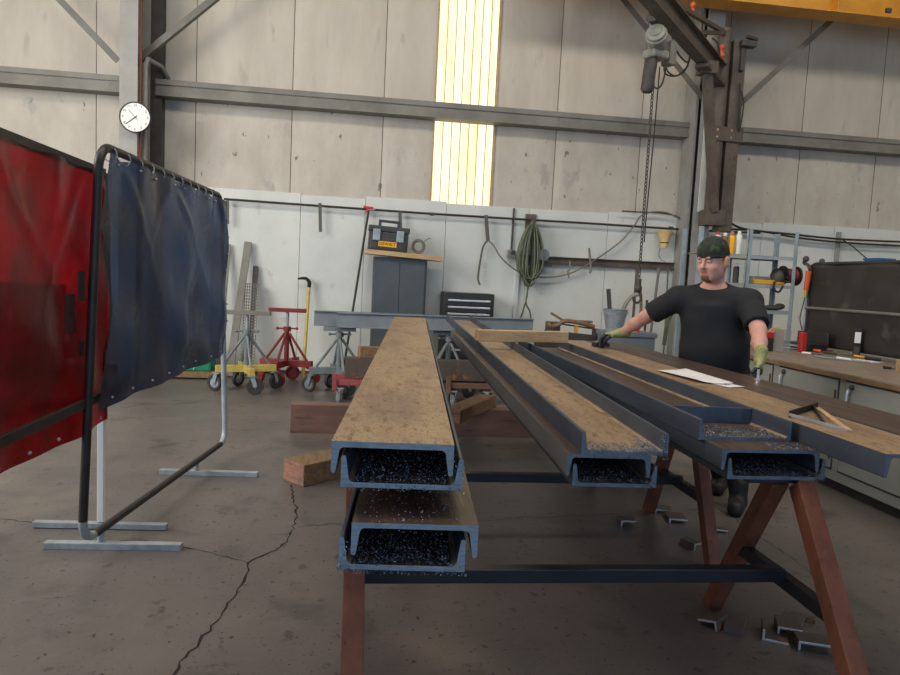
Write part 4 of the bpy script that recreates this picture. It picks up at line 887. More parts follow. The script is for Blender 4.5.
hc = W(657,37,7.4)
ho = thing('chain_hoist', 'grey electric chain hoist hanging from the jib boom on its long chain', 'hoist', tuple(hc))
mb = MB(); ax = V((-.45,-.75,.30)).normalized(); mb.lathe([(.085,-.20),(.10,-.18),(.103,.02),(.118,.03),(.118,.075),(.108,.08),(.102,.115),(.085,.125),(.06,.127),(.055,.14),(.03,.143)], hc+V((.0,.0,-.02)), ax, 28); mb.build('motor', 'hoistg', ho, smooth=1)
mb = MB(); mb.box(hc+V((.05,.12,-.15)), (.24,.2,.10), rotz(.4)); mb.build('gear_housing', 'hoistg', ho, bevel=.03)
mb = MB(); mb.box(hc+V((.24,.2,-.10)), (.1,.14,.26), rotz(.4)); mb.build('brake_box', 'girt', ho, bevel=.012)
mb = MB(); mb.box(hc+V((.06,.14,.2)), (.34,.1,.06), rotz(.8)); mb.bar(hc+V((.08,.14,.0)), hc+V((.1,.15,.50)), .05, .03, up=V((1,0,0))); mb.cone(hc+V((-.08,.1,.23)), hc+V((.18,.18,.28)), .04, n=12); mb.build('trolley', 'dark_steel', ho, bevel=.004)
mb = MB(); bq = W(649,76,7.5); mb.lathe([(.05,-.20),(.07,-.17),(.072,.15),(.06,.17),(.055,.17)], bq+V((0,0,.02)), (0.08,0,1), 16); mb.build('chain_bag', 'dark_steel', ho, smooth=1)
mb = MB(); mb.tube(smoothpath([bq+V((.02,0,.18)), bq+V((.02,0,.25)), hc+V((.0,.05,-.22))], 5), .012, 6); mb.build('bag_hanger', 'dark_steel', ho)
# chain
ctop = hc+V((.02,.06,-.20)); cbot_z = W(642,290,7.6).z; mb = MB(); z = ctop.z; i = 0; pitch = .042
while z > cbot_z+.1:
    A = rotz(PI/2*(i % 2)+.5); pts = []
    for k in range(10):
        a_ = 2*PI*k/10; pts.append(V((ctop.x, ctop.y, z)) + A @ V((.015*math.cos(a_), 0, .027*math.sin(a_))))
    mb.tube(pts, .0062, 5, closed=True); z -= pitch; i += 1
mb.build('chain', 'dark_steel', ho, smooth=1)
hz = V((ctop.x, ctop.y, z)); mb = MB(); mb.cone(hz+UP*.03, hz-UP*.06, .03, n=12); mb.ball(hz-UP*.08, (.045,.035,.05), 12, 8); hkb = mb.build('hook_block', 'dark_steel', ho, smooth=1)
mb = MB(); mb.tube(smoothpath([hz-UP*.11, hz-UP*.15+V((.03,0,0)), hz-UP*.21+V((.035,0,0)), hz-UP*.245, hz-UP*.22-V((.045,0,0)), hz-UP*.18-V((.05,0,0))], 6), .014, 8); mb.build('hook', 'dark_steel', hkb, smooth=1)
mb = MB(); p0 = hc+V((.10,.1,-.28)); mb.tube(smoothpath([p0, p0+V((-.01,0,-.8)), p0+V((-.03,0,-1.6)), V((ctop.x+.03,ctop.y,2.0))], 6), .008, 6); mb.build('pendant_cable', 'cable', ho, smooth=1)
# ------------------------------------------------------------------ bench run at the right
X0 = 3.64; BY0, BY1 = 3.2, 6.93; BZ = .92
bn = thing('workbench', 'grey green bench cabinets with brown worn top along the right side', 'workbench', (4.3,4.8,0))
mb = MB(); mb.bx(X0, 5.0, BY0, BY1, .08, BZ-.045); mb.build('carcass', 'bench', bn, bevel=.004)
mb = MB(); mb.bx(X0+.05, 4.95, BY0+.03, BY1-.03, 0, .08); mb.build('plinth', 'dark_steel', bn)
mb = MB(); mb.bx(X0-.03, 5.05, BY0-.02, BY1+.06, BZ-.045, BZ); mb.build('worktop', 'benchtop', bn, bevel=.005)
mb = MB(); mb.bx(X0-.035, X0-.028, BY0-.02, BY1+.06, BZ-.045, BZ-.012); mb.build('top_edging', 'timberx', bn)
for k, (a, b) in enumerate(((5.60,6.28),(4.75,5.49),(3.93,4.66),(3.24,3.84))):
    mb = MB(); mb.bx(X0-.012, X0-.001, a, b, .17, .855); d_ = mb.build('door', 'bench', bn, bevel=.003)
    hy = b-.065; mb = MB(); mb.tube(smoothpath([V((X0-.012,hy,.80)), V((X0-.045,hy,.79)), V((X0-.05,hy,.72)), V((X0-.05,hy,.66)), V((X0-.012,hy,.64))], 5), .011, 8); mb.build('handle', 'chrome', d_, smooth=1)
    mb = MB(); mb.ball((X0-.022,hy-.01,.825), (.016,.022,.022), 10, 8); mb.build('lock', 'dark_steel', d_, smooth=1)
    for z in (.28, .74): mb = MB(); mb.cone((X0-.014,a+.012,z-.04), (X0-.014,a+.012,z+.04), .008, n=8); mb.build('hinge', 'dark_steel', d_)
    mb = MB(); mb.bx(X0-.004, X0+.001, a-.012, b+.012, .158, .868); mb.build('reveal', 'dark_steel', d_)
# dark canvas screen standing on the back of the bench
px = 4.9; a = XP(812,264,px); sc = thing('canvas_screen', 'dark canvas screen on a tube frame standing at the back of the bench', 'screen', (px,5.3,BZ))
ya = a.y; zt_ = a.z; 
def sfn(u, v):
    y = ya-.01-(ya-3.3)*u; z = zt_-.01-(zt_-.01-BZ-.03)*v; return V((px-.012+.02*noise2(u*2,v*.7,2.2), y, z))
mb = MB(); mb.grid(sfn, 60, 24); mb.build('canvas', 'screen', sc, smooth='all', solid=.003)
mb = MB(); pts = [V((px,ya,BZ+.02))]+[V((px,ya,zt_-.06)), V((px,ya-.02,zt_-.015)), V((px,ya-.07,zt_))]+[V((px,3.3,zt_))]; mb.tube(pts, .018, 10); mb.build('frame', 'screen', sc, smooth=1)
mb = MB(); zm = XP(812,308,px).z; mb.cone((px-.03,ya,zm), (px-.03,3.3,zm), .016, n=10); mb.build('mid_rail', 'girt', sc, smooth=1)
mb = MB(); e0 = XP(809,300,px); mb.cone((px-.02,ya+.01,BZ+.005), (px-.02,ya+.01,zt_-.1), .012, n=10); mb.build('edge_post', 'galv', sc, smooth=1)
# things on the bench
def BG(x, y): return G(x, y, BZ)
c = BG(856,356); ph = thing('cordless_work_light', 'black handheld work light with white lens standing on the bench', 'work light', tuple(c)); hh = XP(856,328.5,c.x).z-BZ; hw = .035
dirc = (EYE-c); dirc.z = 0; dirc.normalize(); sx = V((-dirc.y, dirc.x, 0)); R = Matrix((sx, -dirc, UP)).transposed()
mb = MB(); mb.box(c+UP*(hh*.2), (hw*1.9,.06,hh*.4), R); mb.box(c+UP*(hh*.7), (hw*2,.045,hh*.6), R); mb.build('body', 'black', ph, bevel=.006)
mb = MB(); mb.box(c+UP*(hh*.68)+dirc*.024, (hw*1.5,.006,hh*.40), R); mb.build('lens', 'white', ph, bevel=.002)
mb = MB(); mb.box(c+UP*(hh*.2)+dirc*.032, (hw*1.3,.006,hh*.28), R); mb.build('grip', 'dark_steel', ph, bevel=.002)
c = BG(789,349); tt = thing('tool_tray', 'dark grey tool case lying open on the bench', 'tool case', tuple(c))
mb = MB(); mb.box(c+V((.15,0,.04)), (.26,.40,.07), rotz(.2)); mb.build('base', 'chest', tt, bevel=.01); mb = MB(); mb.box(c+V((.30,.05,.11)), (.03,.40,.15), rotz(.2)); mb.build('lid', 'chest', tt, bevel=.008)
mb = MB(); mb.box(c+V((.01,-.03,.045)), (.01,.2,.02), rotz(.2)); mb.build('clasp', 'galv', tt)
c = BG(758,344); mb = MB(); mb.box(c+V((.12,.1,.09)), (.24,.34,.18)); tag(mb.build('dark_box', 'dark_steel', bevel=.01), 'brown black box on the bench behind the worker', 'box')
def tool(label, x, y, ang, L, hm, sm, r=.014, name='hand_tool', cat='tool'):
    c = BG(x, y); d = V((math.cos(ang), math.sin(ang), 0)); t = thing(name, label, cat, tuple(c)); z = UP*(r+.001)
    mb = MB(); mb.cone(c+z-d*L*.5, c+z-d*L*.05, r, r*.85, n=10); mb.build('handle', hm, t, smooth=1)
    mb = MB(); mb.bar(c+z-d*L*.06, c+z+d*L*.5, r*1.3, r*.5); mb.build('blade', sm, t, bevel=.001); return t
tool('bright chisel lying at the front of the bench top', 853, 361.5, -1.2, .30, 'white', 'chrome', .013)
tool('yellow handled screwdriver behind the bright chisel', 866, 359, -1.35, .26, 'yellp', 'dark_steel', .013)
tool('black file lying at the right of the bench top', 882, 362, -1.3, .32, 'black', 'dark_steel', .015)
tool('short dark punch at the front right of the bench', 892, 370, -1.3, .14, 'black', 'dark_steel', .012)
tool('slim grey rule lying along the front edge of the bench', 838, 360, -1.2, .46, 'galv', 'galv', .008)
tool('silver pliers beside the open tool case', 791, 349.5, -.5, .18, 'galv', 'chrome', .014, 'pliers', 'pliers')
tool('orange gripped pliers on the bench, left pair', 822, 353, -.9, .16, 'orange', 'dark_steel', .017, 'pliers', 'pliers')
tool('orange gripped pliers on the bench, right pair', 828, 352, -1.6, .15, 'orange', 'dark_steel', .016, 'pliers', 'pliers')
tool('dark wrench lying between the pliers and the light', 838, 355.5, -1.2, .30, 'dark_steel', 'jib', .013, 'wrench', 'wrench')
tool('white bit holder at the bench front edge', 812, 355, -1.0, .18, 'white', 'dark_steel', .012)
c = BG(897,372); mb = MB(); mb.box(c+V((.06,-.06,.05)), (.12,.16,.10)); tag(mb.build('wood_block', 'timber', bevel=.004), 'small wood block at the right edge of the bench', 'wood block')
c = BG(862,361); mb = MB(); mb.box(c+V((.03,0,.002)), (.15,.24,.004), rotz(.3)); tag(mb.build('paper_sheet', 'paper'), 'pale paper sheet under the tools on the bench', 'paper')
# galvanised rack
YS0, YS1 = 7.25, 7.65; xs0, xs1 = W(747,260,YS0).x, W(797,260,YS0).x
rk = thing('storage_rack', 'galvanised bolted shelving rack behind the bench', 'shelving rack', ((xs0+xs1)/2,7.45,0))
zr = W(747,229,YS0).z
for x in (xs0, xs1):
    for y in (YS0, YS1):
        mb = MB(); s = 1 if x == xs0 else -1; q = 1 if y == YS0 else -1
        mb.bx(min(x, x+s*.045), max(x, x+s*.045), min(y, y+q*.004), max(y, y+q*.004), 0, zr); mb.bx(min(x, x+s*.004), max(x, x+s*.004), min(y, y+q*.045), max(y, y+q*.045), 0, zr); mb.build('upright', 'shelfg', rk)
zsh = [W(770,256,YS0).z, W(770,284.5,YS0).z, W(770,310.5,YS0).z, .5]
xL_ = xs0-.55
for z in zsh:
    mb = MB(); mb.bx(xs0+.004, xs1-.004, YS0+.002, YS1-.002, z-.004, z); mb.bx(xs0+.004, xs1-.004, YS0+.002, YS0+.006, z-.04, z); mb.bx(xs0+.004, xs1-.004, YS1-.006, YS1-.002, z-.04, z); mb.build('shelf', 'shelfg', rk)
# second bay behind the worker's head
rk2 = thing('storage_rack', 'left bay of the shelving, partly hidden by the worker', 'shelving rack', (xs0-.45,7.45,0))
for z in zsh:
    mb = MB(); mb.bx(xL_, xs0-.006, YS0+.002, YS1-.002, z-.004, z); mb.bx(xL_, xs0-.006, YS0+.002, YS0+.006, z-.045, z); mb.build('shelf', 'bench', rk2)
for y in (YS0, YS1):
    mb = MB(); mb.bx(xL_-.04, xL_, y-.02, y+.02, 0, zr); mb.build('upright', 'shelfg', rk2)
def can(x, dx, r, h, m, label, z=None, y=7.4, cap='white'):
    z = zsh[0] if z is None else z; t = thing('spray_can', label, 'spray can', (x,y,z)); mb = MB(); mb.lathe([(r*.94,0),(r,.005),(r,h*.78),(r*.8,h*.84),(r*.5,h*.86)], (x,y,z+.001), (0,0,1), 18); mb.build('body', m, t, smooth=1)
    mb = MB(); mb.lathe([(r*.55,h*.86),(r*.55,h*.97),(r*.4,h)], (x,y,z+.001), (0,0,1), 14); mb.build('cap', cap, t, smooth=1)
xo = W(738,250,7.4).x
can(xo, 0, .036, .27, 'white', 'white spray can on the top shelf beside the upright')
can(xo-.085, 0, .036, .25, 'dwyel', 'yellow banded can on the top shelf behind the cap', cap='orange')
can(xo-.17, 0, .036, .24, 'timberx', 'brown can on the top shelf behind the worker', cap='white')
can(xo-.26, 0, .034, .25, 'white', 'leftmost spray can with red cap on the top shelf', cap='redp')
can(xo+.0, 0, .034, .22, 'dark_steel', 'dark can on the middle shelf beside the upright', z=zsh[1])
# helmets, spool, level, strap on the middle shelf
def SP(x, y, Y): return W(x, y, Y)
c = SP(777,276,7.4); t = thing('peaked_hat', 'dark round peaked cap on the middle shelf', 'hat', (c.x,7.4,zsh[1])); mb = MB(); mb.ball((c.x,7.4,zsh[1]+.08), (.075,.09,.115), 16, 10); mb.build('crown', 'dark_steel', t, smooth=1); mb = MB(); mb.ball((c.x-.09,7.36,zsh[1]+.045), (.09,.07,.022), 12, 8); mb.build('peak', 'dark_steel', t, smooth=1)
c = SP(788,276,7.45); sp = thing('cable_spool', 'dark red spool between black flanges on the middle shelf', 'spool', (c.x,7.45,zsh[1])); zz = zsh[1]+.115
mb = MB(); mb.cone((c.x-.06,7.45,zz), (c.x+.09,7.45,zz), .085, n=20); mb.build('core', 'stred', sp, smooth=1); 
for q in (.10, -.07): mb = MB(); mb.cone((c.x+q-.012,7.45,zz), (c.x+q+.012,7.45,zz), .112, n=24); mb.build('flange', 'black', sp, smooth=1)
c0, c1 = SP(753,281,7.3), SP(784,282,7.3); mb = MB(); mb.bx(c0.x, c1.x, 7.28, 7.33, zsh[1]+.001, zsh[1]+.05); t = tag(mb.build('spirit_level', 'yellp', bevel=.006), 'yellow level lying on the front of the middle shelf', 'level')
mb = MB(); P = [SP(786,277,7.24), SP(790,282,7.24), SP(776,281,7.24)-V((0,0.0,0)), SP(774,289,7.23), SP(779,292,7.23), SP(783,286,7.23)]
mb.tube(smoothpath(P, 5), .012, 6); tag(mb.build('strap', 'black', smooth=1), 'black strap hanging over the edge of the middle shelf', 'strap')
c = SP(757,276,7.5); mb = MB(); mb.bx(c.x-.1, c.x+.14, 7.4, 7.6, zsh[1]+.001, zsh[1]+.09); tag(mb.build('parts_box', 'bench', bevel=.005), 'pale box at the back of the middle shelf', 'box')
c = SP(775,306,7.35); t = MB(); t.ball((c.x,7.4,zsh[2]+.03), (.13,.08,.03), 14, 8); t.ball((c.x+.08,7.38,zsh[2]+.05), (.06,.05,.035), 12, 8); tag(t.build('work_glove', 'dark_steel', smooth=1), 'crumpled dark glove on the lower shelf', 'glove')
# things standing at the bench end under the rack
c = G(777,336,BZ); tb0 = MB()
mb = MB(); w0 = SP(781,336,6.2); mb.prism([(-.09,0),(.09,0),(.09,.17),(.07,.215),(.03,.235),(-.03,.235),(-.07,.215),(-.09,.17)], V((w0.x,6.28,BZ+.001)), (1,0,0), (0,0,1), (0,.02,0)); tag(mb.build('chopping_board', 'timber', bevel=.003), 'rounded wooden board standing on the bench end', 'wooden board')
w1 = SP(776,336,6.1); mb = MB(); mb.bx(w1.x-.0, w1.x+.17, 6.12, 6.13, BZ+.001, BZ+.23); tag(mb.build('clear_sheet', 'clear'), 'clear acrylic sheet standing before the wooden board', 'sheet')
w2 = SP(768,325,6.25); t = thing('red_case', 'red topped tool case behind the worker on the bench', 'case', (w2.x,6.3,BZ)); mb = MB(); mb.bx(w2.x-.07, w2.x+.10, 6.25, 6.36, BZ+.001, BZ+.13); mb.build('body', 'chest', t, bevel=.006); mb = MB(); mb.bx(w2.x-.07, w2.x+.10, 6.25, 6.36, BZ+.131, BZ+.19); mb.build('lid', 'redp', t, bevel=.006)
w3 = SP(804,322,6.3); mb = MB(); mb.bx(w3.x-.02, w3.x+.04, 6.28, 6.34, BZ+.001, BZ+.20); tag(mb.build('red_canister', 'redp', bevel=.01), 'red canister at the foot of the dark screen', 'canister')
# orange torch hung at the screen edge
c = XP(808,280,4.84); og = thing('orange_grinder', 'orange power tool hanging at the edge of the dark screen', 'power tool', tuple(c))
a, b = XP(809,271,4.84), XP(806,290,4.84); mb = MB(); mb.cone(a, b, .032, .026, n=14); mb.build('body', 'orange', og, smooth=1)
b2 = XP(805,297,4.84); mb = MB(); mb.cone(b, b2, .02, .012, n=10); mb.build('nose', 'yellp', og, smooth=1)
mb = MB(); mb.tube(smoothpath([XP(810,270,4.84), XP(808,265,4.86), XP(804,263,4.86), XP(806,259,4.86)], 5), .018, 8); mb.ball(XP(806,259,4.86), .035); mb.build('hanger', 'dark_steel', og, smooth=1)
mb = MB(); mb.tube(smoothpath([b2, XP(803,305,4.84), XP(800,318,4.84), XP(802,330,4.84)], 5), .006, 6); mb.build('cord', 'cable', og, smooth=1)
c = XP(822,262,4.93); mb = MB(); mb.ball(c, (.03,.03,.04)); mb.cone(c, c-UP*.1, .016, n=8); tag(mb.build('clamp_knob', 'dark_steel', smooth=1), 'small dark clamp knob on top of the dark screen', 'clamp')
# blue bin behind the screen
a, b = W(879,258,7.6), W(898,266,7.6); t = thing('blue_bin', 'blue parts bin showing above the dark screen', 'bin', (a.x+.1,7.7,0))
mb = MB(); mb.bx(a.x, a.x+.22, 7.6, 7.85, b.z-.25, a.z); mb.build('tub', 'bluep', t, bevel=.01); mb = MB(); mb.bx(a.x-.008, a.x+.228, 7.592, 7.858, a.z-.02, a.z+.003); mb.build('rim', 'bluep', t, bevel=.004)
t2 = thing('stacking_stand', 'grey locker under the blue bin behind the dark screen', 'locker', (a.x+.2,7.75,0)); mb = MB(); mb.bx(a.x-.3, a.x+.7, 7.55, 7.95, .04, b.z-.251); mb.build('body', 'bench', t2, bevel=.005); mb = MB(); mb.bx(a.x-.28, a.x+.68, 7.57, 7.93, 0, .04); mb.build('plinth', 'black', t2)
# ------------------------------------------------------------------ the worker
def A3(v): return np.array(v, dtype=np.float64)
def sdf_surface(prims, h, cuts=(), pad=.03):
    lo = np.full(3, 1e9); hi = -lo; bbs = []
    for p in prims:
        if p[0] == 'c': a, b, r0, r1, k = A3(p[1]), A3(p[2]), p[3], p[4], p[5]; r = max(r0, r1); l, u = np.minimum(a, b)-r, np.maximum(a, b)+r
        else: c, R, rad, k = A3(p[1]), p[2], A3(p[3]), p[4]; e = np.sqrt(((np.array(R)*rad)**2).sum(1)); l, u = A3(p[1])-e, A3(p[1])+e
        bbs.append((l, u, k))
        if p[0] != '-e': lo = np.minimum(lo, l); hi = np.maximum(hi, u)
    lo -= pad; hi += pad; n = np.ceil((hi-lo)/h).astype(int)+1
    D = np.full(n, .2, dtype=np.float32); ax = [lo[i]+h*np.arange(n[i]) for i in range(3)]
    for p, (l, u, k) in zip(prims, bbs):
        i0 = np.maximum(0, np.floor((l-k-3*h-lo)/h).astype(int)); i1 = np.minimum(n, np.ceil((u+k+3*h-lo)/h).astype(int)+1)
        sl = tuple(slice(a, b) for a, b in zip(i0, i1)); X, Yg, Z = np.meshgrid(*[ax[i][sl[i]] for i in range(3)], indexing='ij')
        if p[0] == 'c':
            a, b = A3(p[1]), A3(p[2]); ab = b-a; L2 = max(ab@ab, 1e-9)
            t = np.clip(((X-a[0])*ab[0]+(Yg-a[1])*ab[1]+(Z-a[2])*ab[2])/L2, 0, 1)
            d = np.sqrt((X-a[0]-t*ab[0])**2+(Yg-a[1]-t*ab[1])**2+(Z-a[2]-t*ab[2])**2)-(p[3]+(p[4]-p[3])*t)
        else:
            R = np.array(p[2]); c = A3(p[1]); rad = A3(p[3]); q = [(X-c[0])*R[0][i]+(Yg-c[1])*R[1][i]+(Z-c[2])*R[2][i] for i in range(3)]
            k0 = np.sqrt(sum((q[i]/rad[i])**2 for i in range(3))); k1 = np.sqrt(sum((q[i]/rad[i]**2)**2 for i in range(3)))
            d = k0*(k0-1)/np.maximum(k1, 1e-6)
        E = D[sl]; 
        if p[0] == '-e':
            hh = np.maximum(k-np.abs(E+d), 0)/k; D[sl] = np.maximum(E, -d)+hh*hh*k*.25
        else:
            hh = np.maximum(k-np.abs(E-d), 0)/k; D[sl] = np.minimum(E, d)-hh*hh*k*.25
    if cuts:
        X, Yg, Z = np.meshgrid(*ax, indexing='ij')
        for c in cuts:
            p, nn = A3(c[0]), A3(c[1]); nn = nn/np.linalg.norm(nn); d = (X-p[0])*nn[0]+(Yg-p[1])*nn[1]+(Z-p[2])*nn[2]
            if len(c) > 2: d = np.where((X-p[0])**2+(Yg-p[1])**2+(Z-p[2])**2 < c[2]**2, d, -1)
            D = np.maximum(D, d)
    S = D < 0; cs = np.zeros(n-1, dtype=np.int32); P = np.zeros((*(n-1), 3)); Wt = np.zeros(n-1)
    for dx in (0,1):
        for dy in (0,1):
            for dz in (0,1): cs += S[dx:n[0]-1+dx, dy:n[1]-1+dy, dz:n[2]-1+dz]
    act = (cs > 0) & (cs < 8)
    for axis in range(3):
        for o1 in (0,1):
            for o2 in (0,1):
                o = [0,0,0]; oth = [i for i in range(3) if i != axis]; o[oth[0]] = o1; o[oth[1]] = o2; e = list(o); e[axis] = 1
                a = D[o[0]:n[0]-1+o[0], o[1]:n[1]-1+o[1], o[2]:n[2]-1+o[2]]; b = D[e[0]:n[0]-1+e[0], e[1]:n[1]-1+e[1], e[2]:n[2]-1+e[2]]
                cr_ = (a < 0) != (b < 0); den = np.where(np.abs(a-b) < 1e-9, 1, a-b); t = np.where(cr_, a/den, 0); Wt += cr_
                for i in range(3): P[..., i] += cr_*(t if i == axis else o[i])
    idx = np.full(n-1, -1, dtype=np.int64); ii = np.argwhere(act); idx[act] = np.arange(len(ii))
    vs = (P[act]/Wt[act][:, None]+ii)*h+lo; faces = []
    for axis in range(3):
        b, c = [i for i in range(3) if i != axis]
        m = [slice(1, n[i]-1) for i in range(3)]; m[axis] = slice(0, n[axis]-1); m2 = list(m); m2[axis] = slice(1, n[axis])
        s0, s1 = S[tuple(m)], S[tuple(m2)]; ed = np.argwhere(s0 != s1)
        if not len(ed): continue
        sg = s0[s0 != s1]; base = ed.copy(); base[:, b] += 1; base[:, c] += 1
        def at_(db, dc):
            q = base.copy(); q[:, b] += db; q[:, c] += dc; return idx[q[:, 0], q[:, 1], q[:, 2]]
        q = np.stack([at_(-1,-1), at_(0,-1), at_(0,0), at_(-1,0)], 1); flip = sg if axis != 1 else ~sg
        q[~flip] = q[~flip][:, ::-1]; faces.append(q)
    F = np.concatenate(faces); F = F[(F >= 0).all(1)]
    return vs, F
def relax(vs, F, it=2, lam=.5):
    for _ in range(it):
        acc = np.zeros_like(vs); cnt = np.zeros(len(vs))
        for i in range(4):
            for j in (1, 3): np.add.at(acc, F[:, i], vs[F[:, (i+j) % 4]]); np.add.at(cnt, F[:, i], 1)
        vs = vs+lam*(acc/np.maximum(cnt, 1)[:, None]-vs)
    return vs
def sdf_obj(name, mats, parent, parts, mi=None, origin=None):
    mb = MB()
    for vs, F in parts:
        o = len(mb.v); mb.v += [V(p) for p in vs]; mb.f += [tuple(int(i)+o for i in f) for f in F]; mb.m += [0]*len(F)
    if mi:
        for k, f in enumerate(mb.f): mb.m[k] = mi((mb.v[f[0]]+mb.v[f[2]])*.5)
    return mb.build(name, mats, parent, smooth='all', origin=origin)
Fb = V((-.58,-.81,0)).normalized(); Rb = V((-.81,.58,0)); Rb = (Rb-Fb*Rb.dot(Fb)).normalized(); Ub = V((0,0,1))
RB = np.array(Matrix((Rb, Fb, Ub)).transposed())
rs, ls = V((2.245,4.67,1.42)), V((2.645,4.40,1.425))
rel, rwr = W(646,317,4.87), W(622,332.5,5.05); rhd = W(599,338,5.15)
lel, lwr = W(758.5,331,4.20), W(760.5,356,4.03); lhd = W(760,371,3.98)
hips = V((2.56,4.60,.95)); chest = V((2.455,4.555,1.31)); belly = V((2.50,4.565,1.09)); neck0 = V((2.452,4.55,1.49)); hd = W(712.5,260.5,4.50)
hipR, hipL = hips+Rb*.10-UP*.05, hips-Rb*.10-UP*.05
ankR, ankL = V((2.72,4.72,.09)), V((2.61,4.28,.09)); knR, knL = (hipR+ankR)/2+Fb*.04, (hipL+ankL)/2+Fb*.05
person = thing('person', 'worker in black t-shirt, camouflage cap and gloves leaning over the channels', 'person', (2.62,4.5,0))
def torso(g):
    return [('e', tuple(chest), RB, (.198+g,.128+g,.20+g), .06), ('e', tuple(belly), RB, (.222+g,.158+g,.22+g), .06), ('e', tuple(hips+UP*.02), RB, (.19+g,.135+g,.15+g), .06),
            ('c', tuple(rs-Rb*.02), tuple(ls+Rb*.02), .070+g, .070+g, .06), ('c', tuple(neck0-UP*.04), tuple(chest+UP*.1), .085+g, .13+g, .05), ('c', tuple(neck0-UP*.0), tuple(rs), .045+g, .05+g, .05), ('c', tuple(neck0-UP*.0), tuple(ls), .045+g, .05+g, .05), ('c', tuple(neck0-UP*.08), tuple(neck0+UP*.04), .078+g, .070+g, .04)]
def arms(g, sl=False):
    out = []
    for s, e, w_ in ((rs, rel, rwr), (ls, lel, lwr)):
        out.append(('c', tuple(s), tuple(e), .066+g, .049+g, .04))
        if not sl: out += [('c', tuple(e), tuple(e*.55+w_*.45), .046+g, .045+g, .03), ('c', tuple(e*.55+w_*.45), tuple(w_), .045+g, .031+g, .03)]
    return out
def legs(g):
    out = []
    for h_, k_, a_ in ((hipR, knR, ankR), (hipL, knL, ankL)):
        out += [('c', tuple(h_), tuple(k_), .095+g, .064+g, .04), ('c', tuple(k_), tuple(k_*.6+a_*.4), .062+g, .060+g, .03), ('c', tuple(k_*.6+a_*.4), tuple(a_), .060+g, .040+g, .03)]
    return out
# head frame
Fh = V((-.86,-.47,-.20)).normalized(); Rh = Fh.cross(V((-.02,0,1))).normalized(); Uh = Rh.cross(Fh).normalized()
HS = 1.13
def hp(r, f, u): return tuple(hd+(Rh*r+Fh*f+Uh*u)*HS)
def hv(*a): return tuple(x*HS for x in a)
RH = np.array(Matrix((Rh, Fh, Uh)).transposed())
head = [('e', hp(0,-.012,.035), RH, hv(.077,.096,.088), .03), ('e', hp(0,.022,-.045), RH, hv(.071,.072,.082), .03), ('e', hp(0,.052,-.094), RH, hv(.044,.036,.030), .03),
        ('c', hp(-.045,.01,-.075), hp(-.05,-.01,-.045), .026*HS, .03*HS, .03), ('c', hp(.045,.01,-.075), hp(.05,-.01,-.045), .026*HS, .03*HS, .03),
        ('c', hp(-.03,.080,.026), hp(.03,.080,.026), .013*HS, .013*HS, .02), ('e', hp(-.034,.060,-.035), RH, hv(.026,.024,.024), .02), ('e', hp(.034,.060,-.035), RH, hv(.026,.024,.024), .02),
        ('-e', hp(-.031,.094,.004), RH, hv(.020,.014,.011), .012), ('-e', hp(.031,.094,.004), RH, hv(.020,.014,.011), .012),
        ('c', hp(0,.086,.012), hp(0,.109,-.026), .009*HS, .0135*HS, .012), ('c', hp(-.013,.092,-.031), hp(.013,.092,-.031), .009*HS, .009*HS, .008),
        ('c', hp(-.018,.083,-.058), hp(.018,.083,-.058), .0075*HS, .0075*HS, .006), ('c', hp(-.015,.080,-.070), hp(.015,.080,-.070), .009*HS, .009*HS, .006), ('-e', hp(0,.0935,-.0635), RH, hv(.022,.006,.0022), .004),
        ('e', hp(-.089,-.016,-.012), RH, hv(.014,.024,.036), .008), ('e', hp(.089,-.016,-.012), RH, hv(.014,.024,.036), .008), ('-e', hp(-.104,-.010,-.010), RH, hv(.006,.011,.018), .006), ('-e', hp(.104,-.010,-.010), RH, hv(.006,.011,.018), .006),
        ('c', hp(0,-.025,-.05), tuple(neck0), .057*HS, .068, .03), ('c', tuple(neck0), tuple(neck0-UP*.05), .070, .085, .03)]
def hand(wr, d, palm, thumbside, curl, sc=1.0, g=0.0, spread=.10):
    """palm plate, five unequal fingers with knuckle bends, thumb leaving the side of the palm"""
    d = V(d).normalized(); palm = V(palm); palm = (palm-d*palm.dot(d)).normalized(); side = d.cross(palm)*thumbside; pr = []
    k0 = wr+d*.085*sc
    for i, off in enumerate((.030,.010,-.010,-.029)):
        kn = k0+side*off*sc+d*(.006,.010,.006,-.004)[i]*sc; pr.append(('c', tuple(wr+side*off*.55*sc), tuple(kn), .0165*sc+g, .0125*sc+g, .014))
        L = (.044,.048,.045,.035)[i]*sc; dirv_ = (d+side*spread*off*12).normalized(); p = kn; ang = 0
        for j, fr_ in enumerate((1.0,.62,.5)):
            ang += curl[i]*(.75,1.0,.7)[j]; dv = dirv_*math.cos(ang)+palm*math.sin(ang); q = p+dv*L*fr_
            pr.append(('c', tuple(p), tuple(q), (.0098,.0088,.0080)[j]*sc+g, (.0088,.0080,.0070)[j]*sc+g, .004)); p = q
    tb = wr+d*.025*sc+side*.026*sc; t1 = tb+(d*.55+side*.62+palm*.35).normalized()*.042*sc; t2 = t1+(d*.80+side*.15+palm*.45).normalized()*.034*sc; t3 = t2+(d*.75-side*.2+palm*.5).normalized()*.025*sc
    pr += [('c', tuple(wr+d*.02*sc+side*.012*sc), tuple(t1), .017*sc+g, .0115*sc+g, .012), ('c', tuple(t1), tuple(t2), .0108*sc+g, .0095*sc+g, .005), ('c', tuple(t2), tuple(t3), .0095*sc+g, .0078*sc+g, .004)]
    return pr
dR = (rhd-rwr).normalized(); palmR = V((-.12,-.12,-1)); dLh = V((-.18,-.15,-1)); palmL = V((-.75,.2,.0))
hR = lambda g: hand(rwr+dR*.015, dR+V((0,0,.05)), palmR, 1, (.62,.66,.70,.74), 1.12, g)
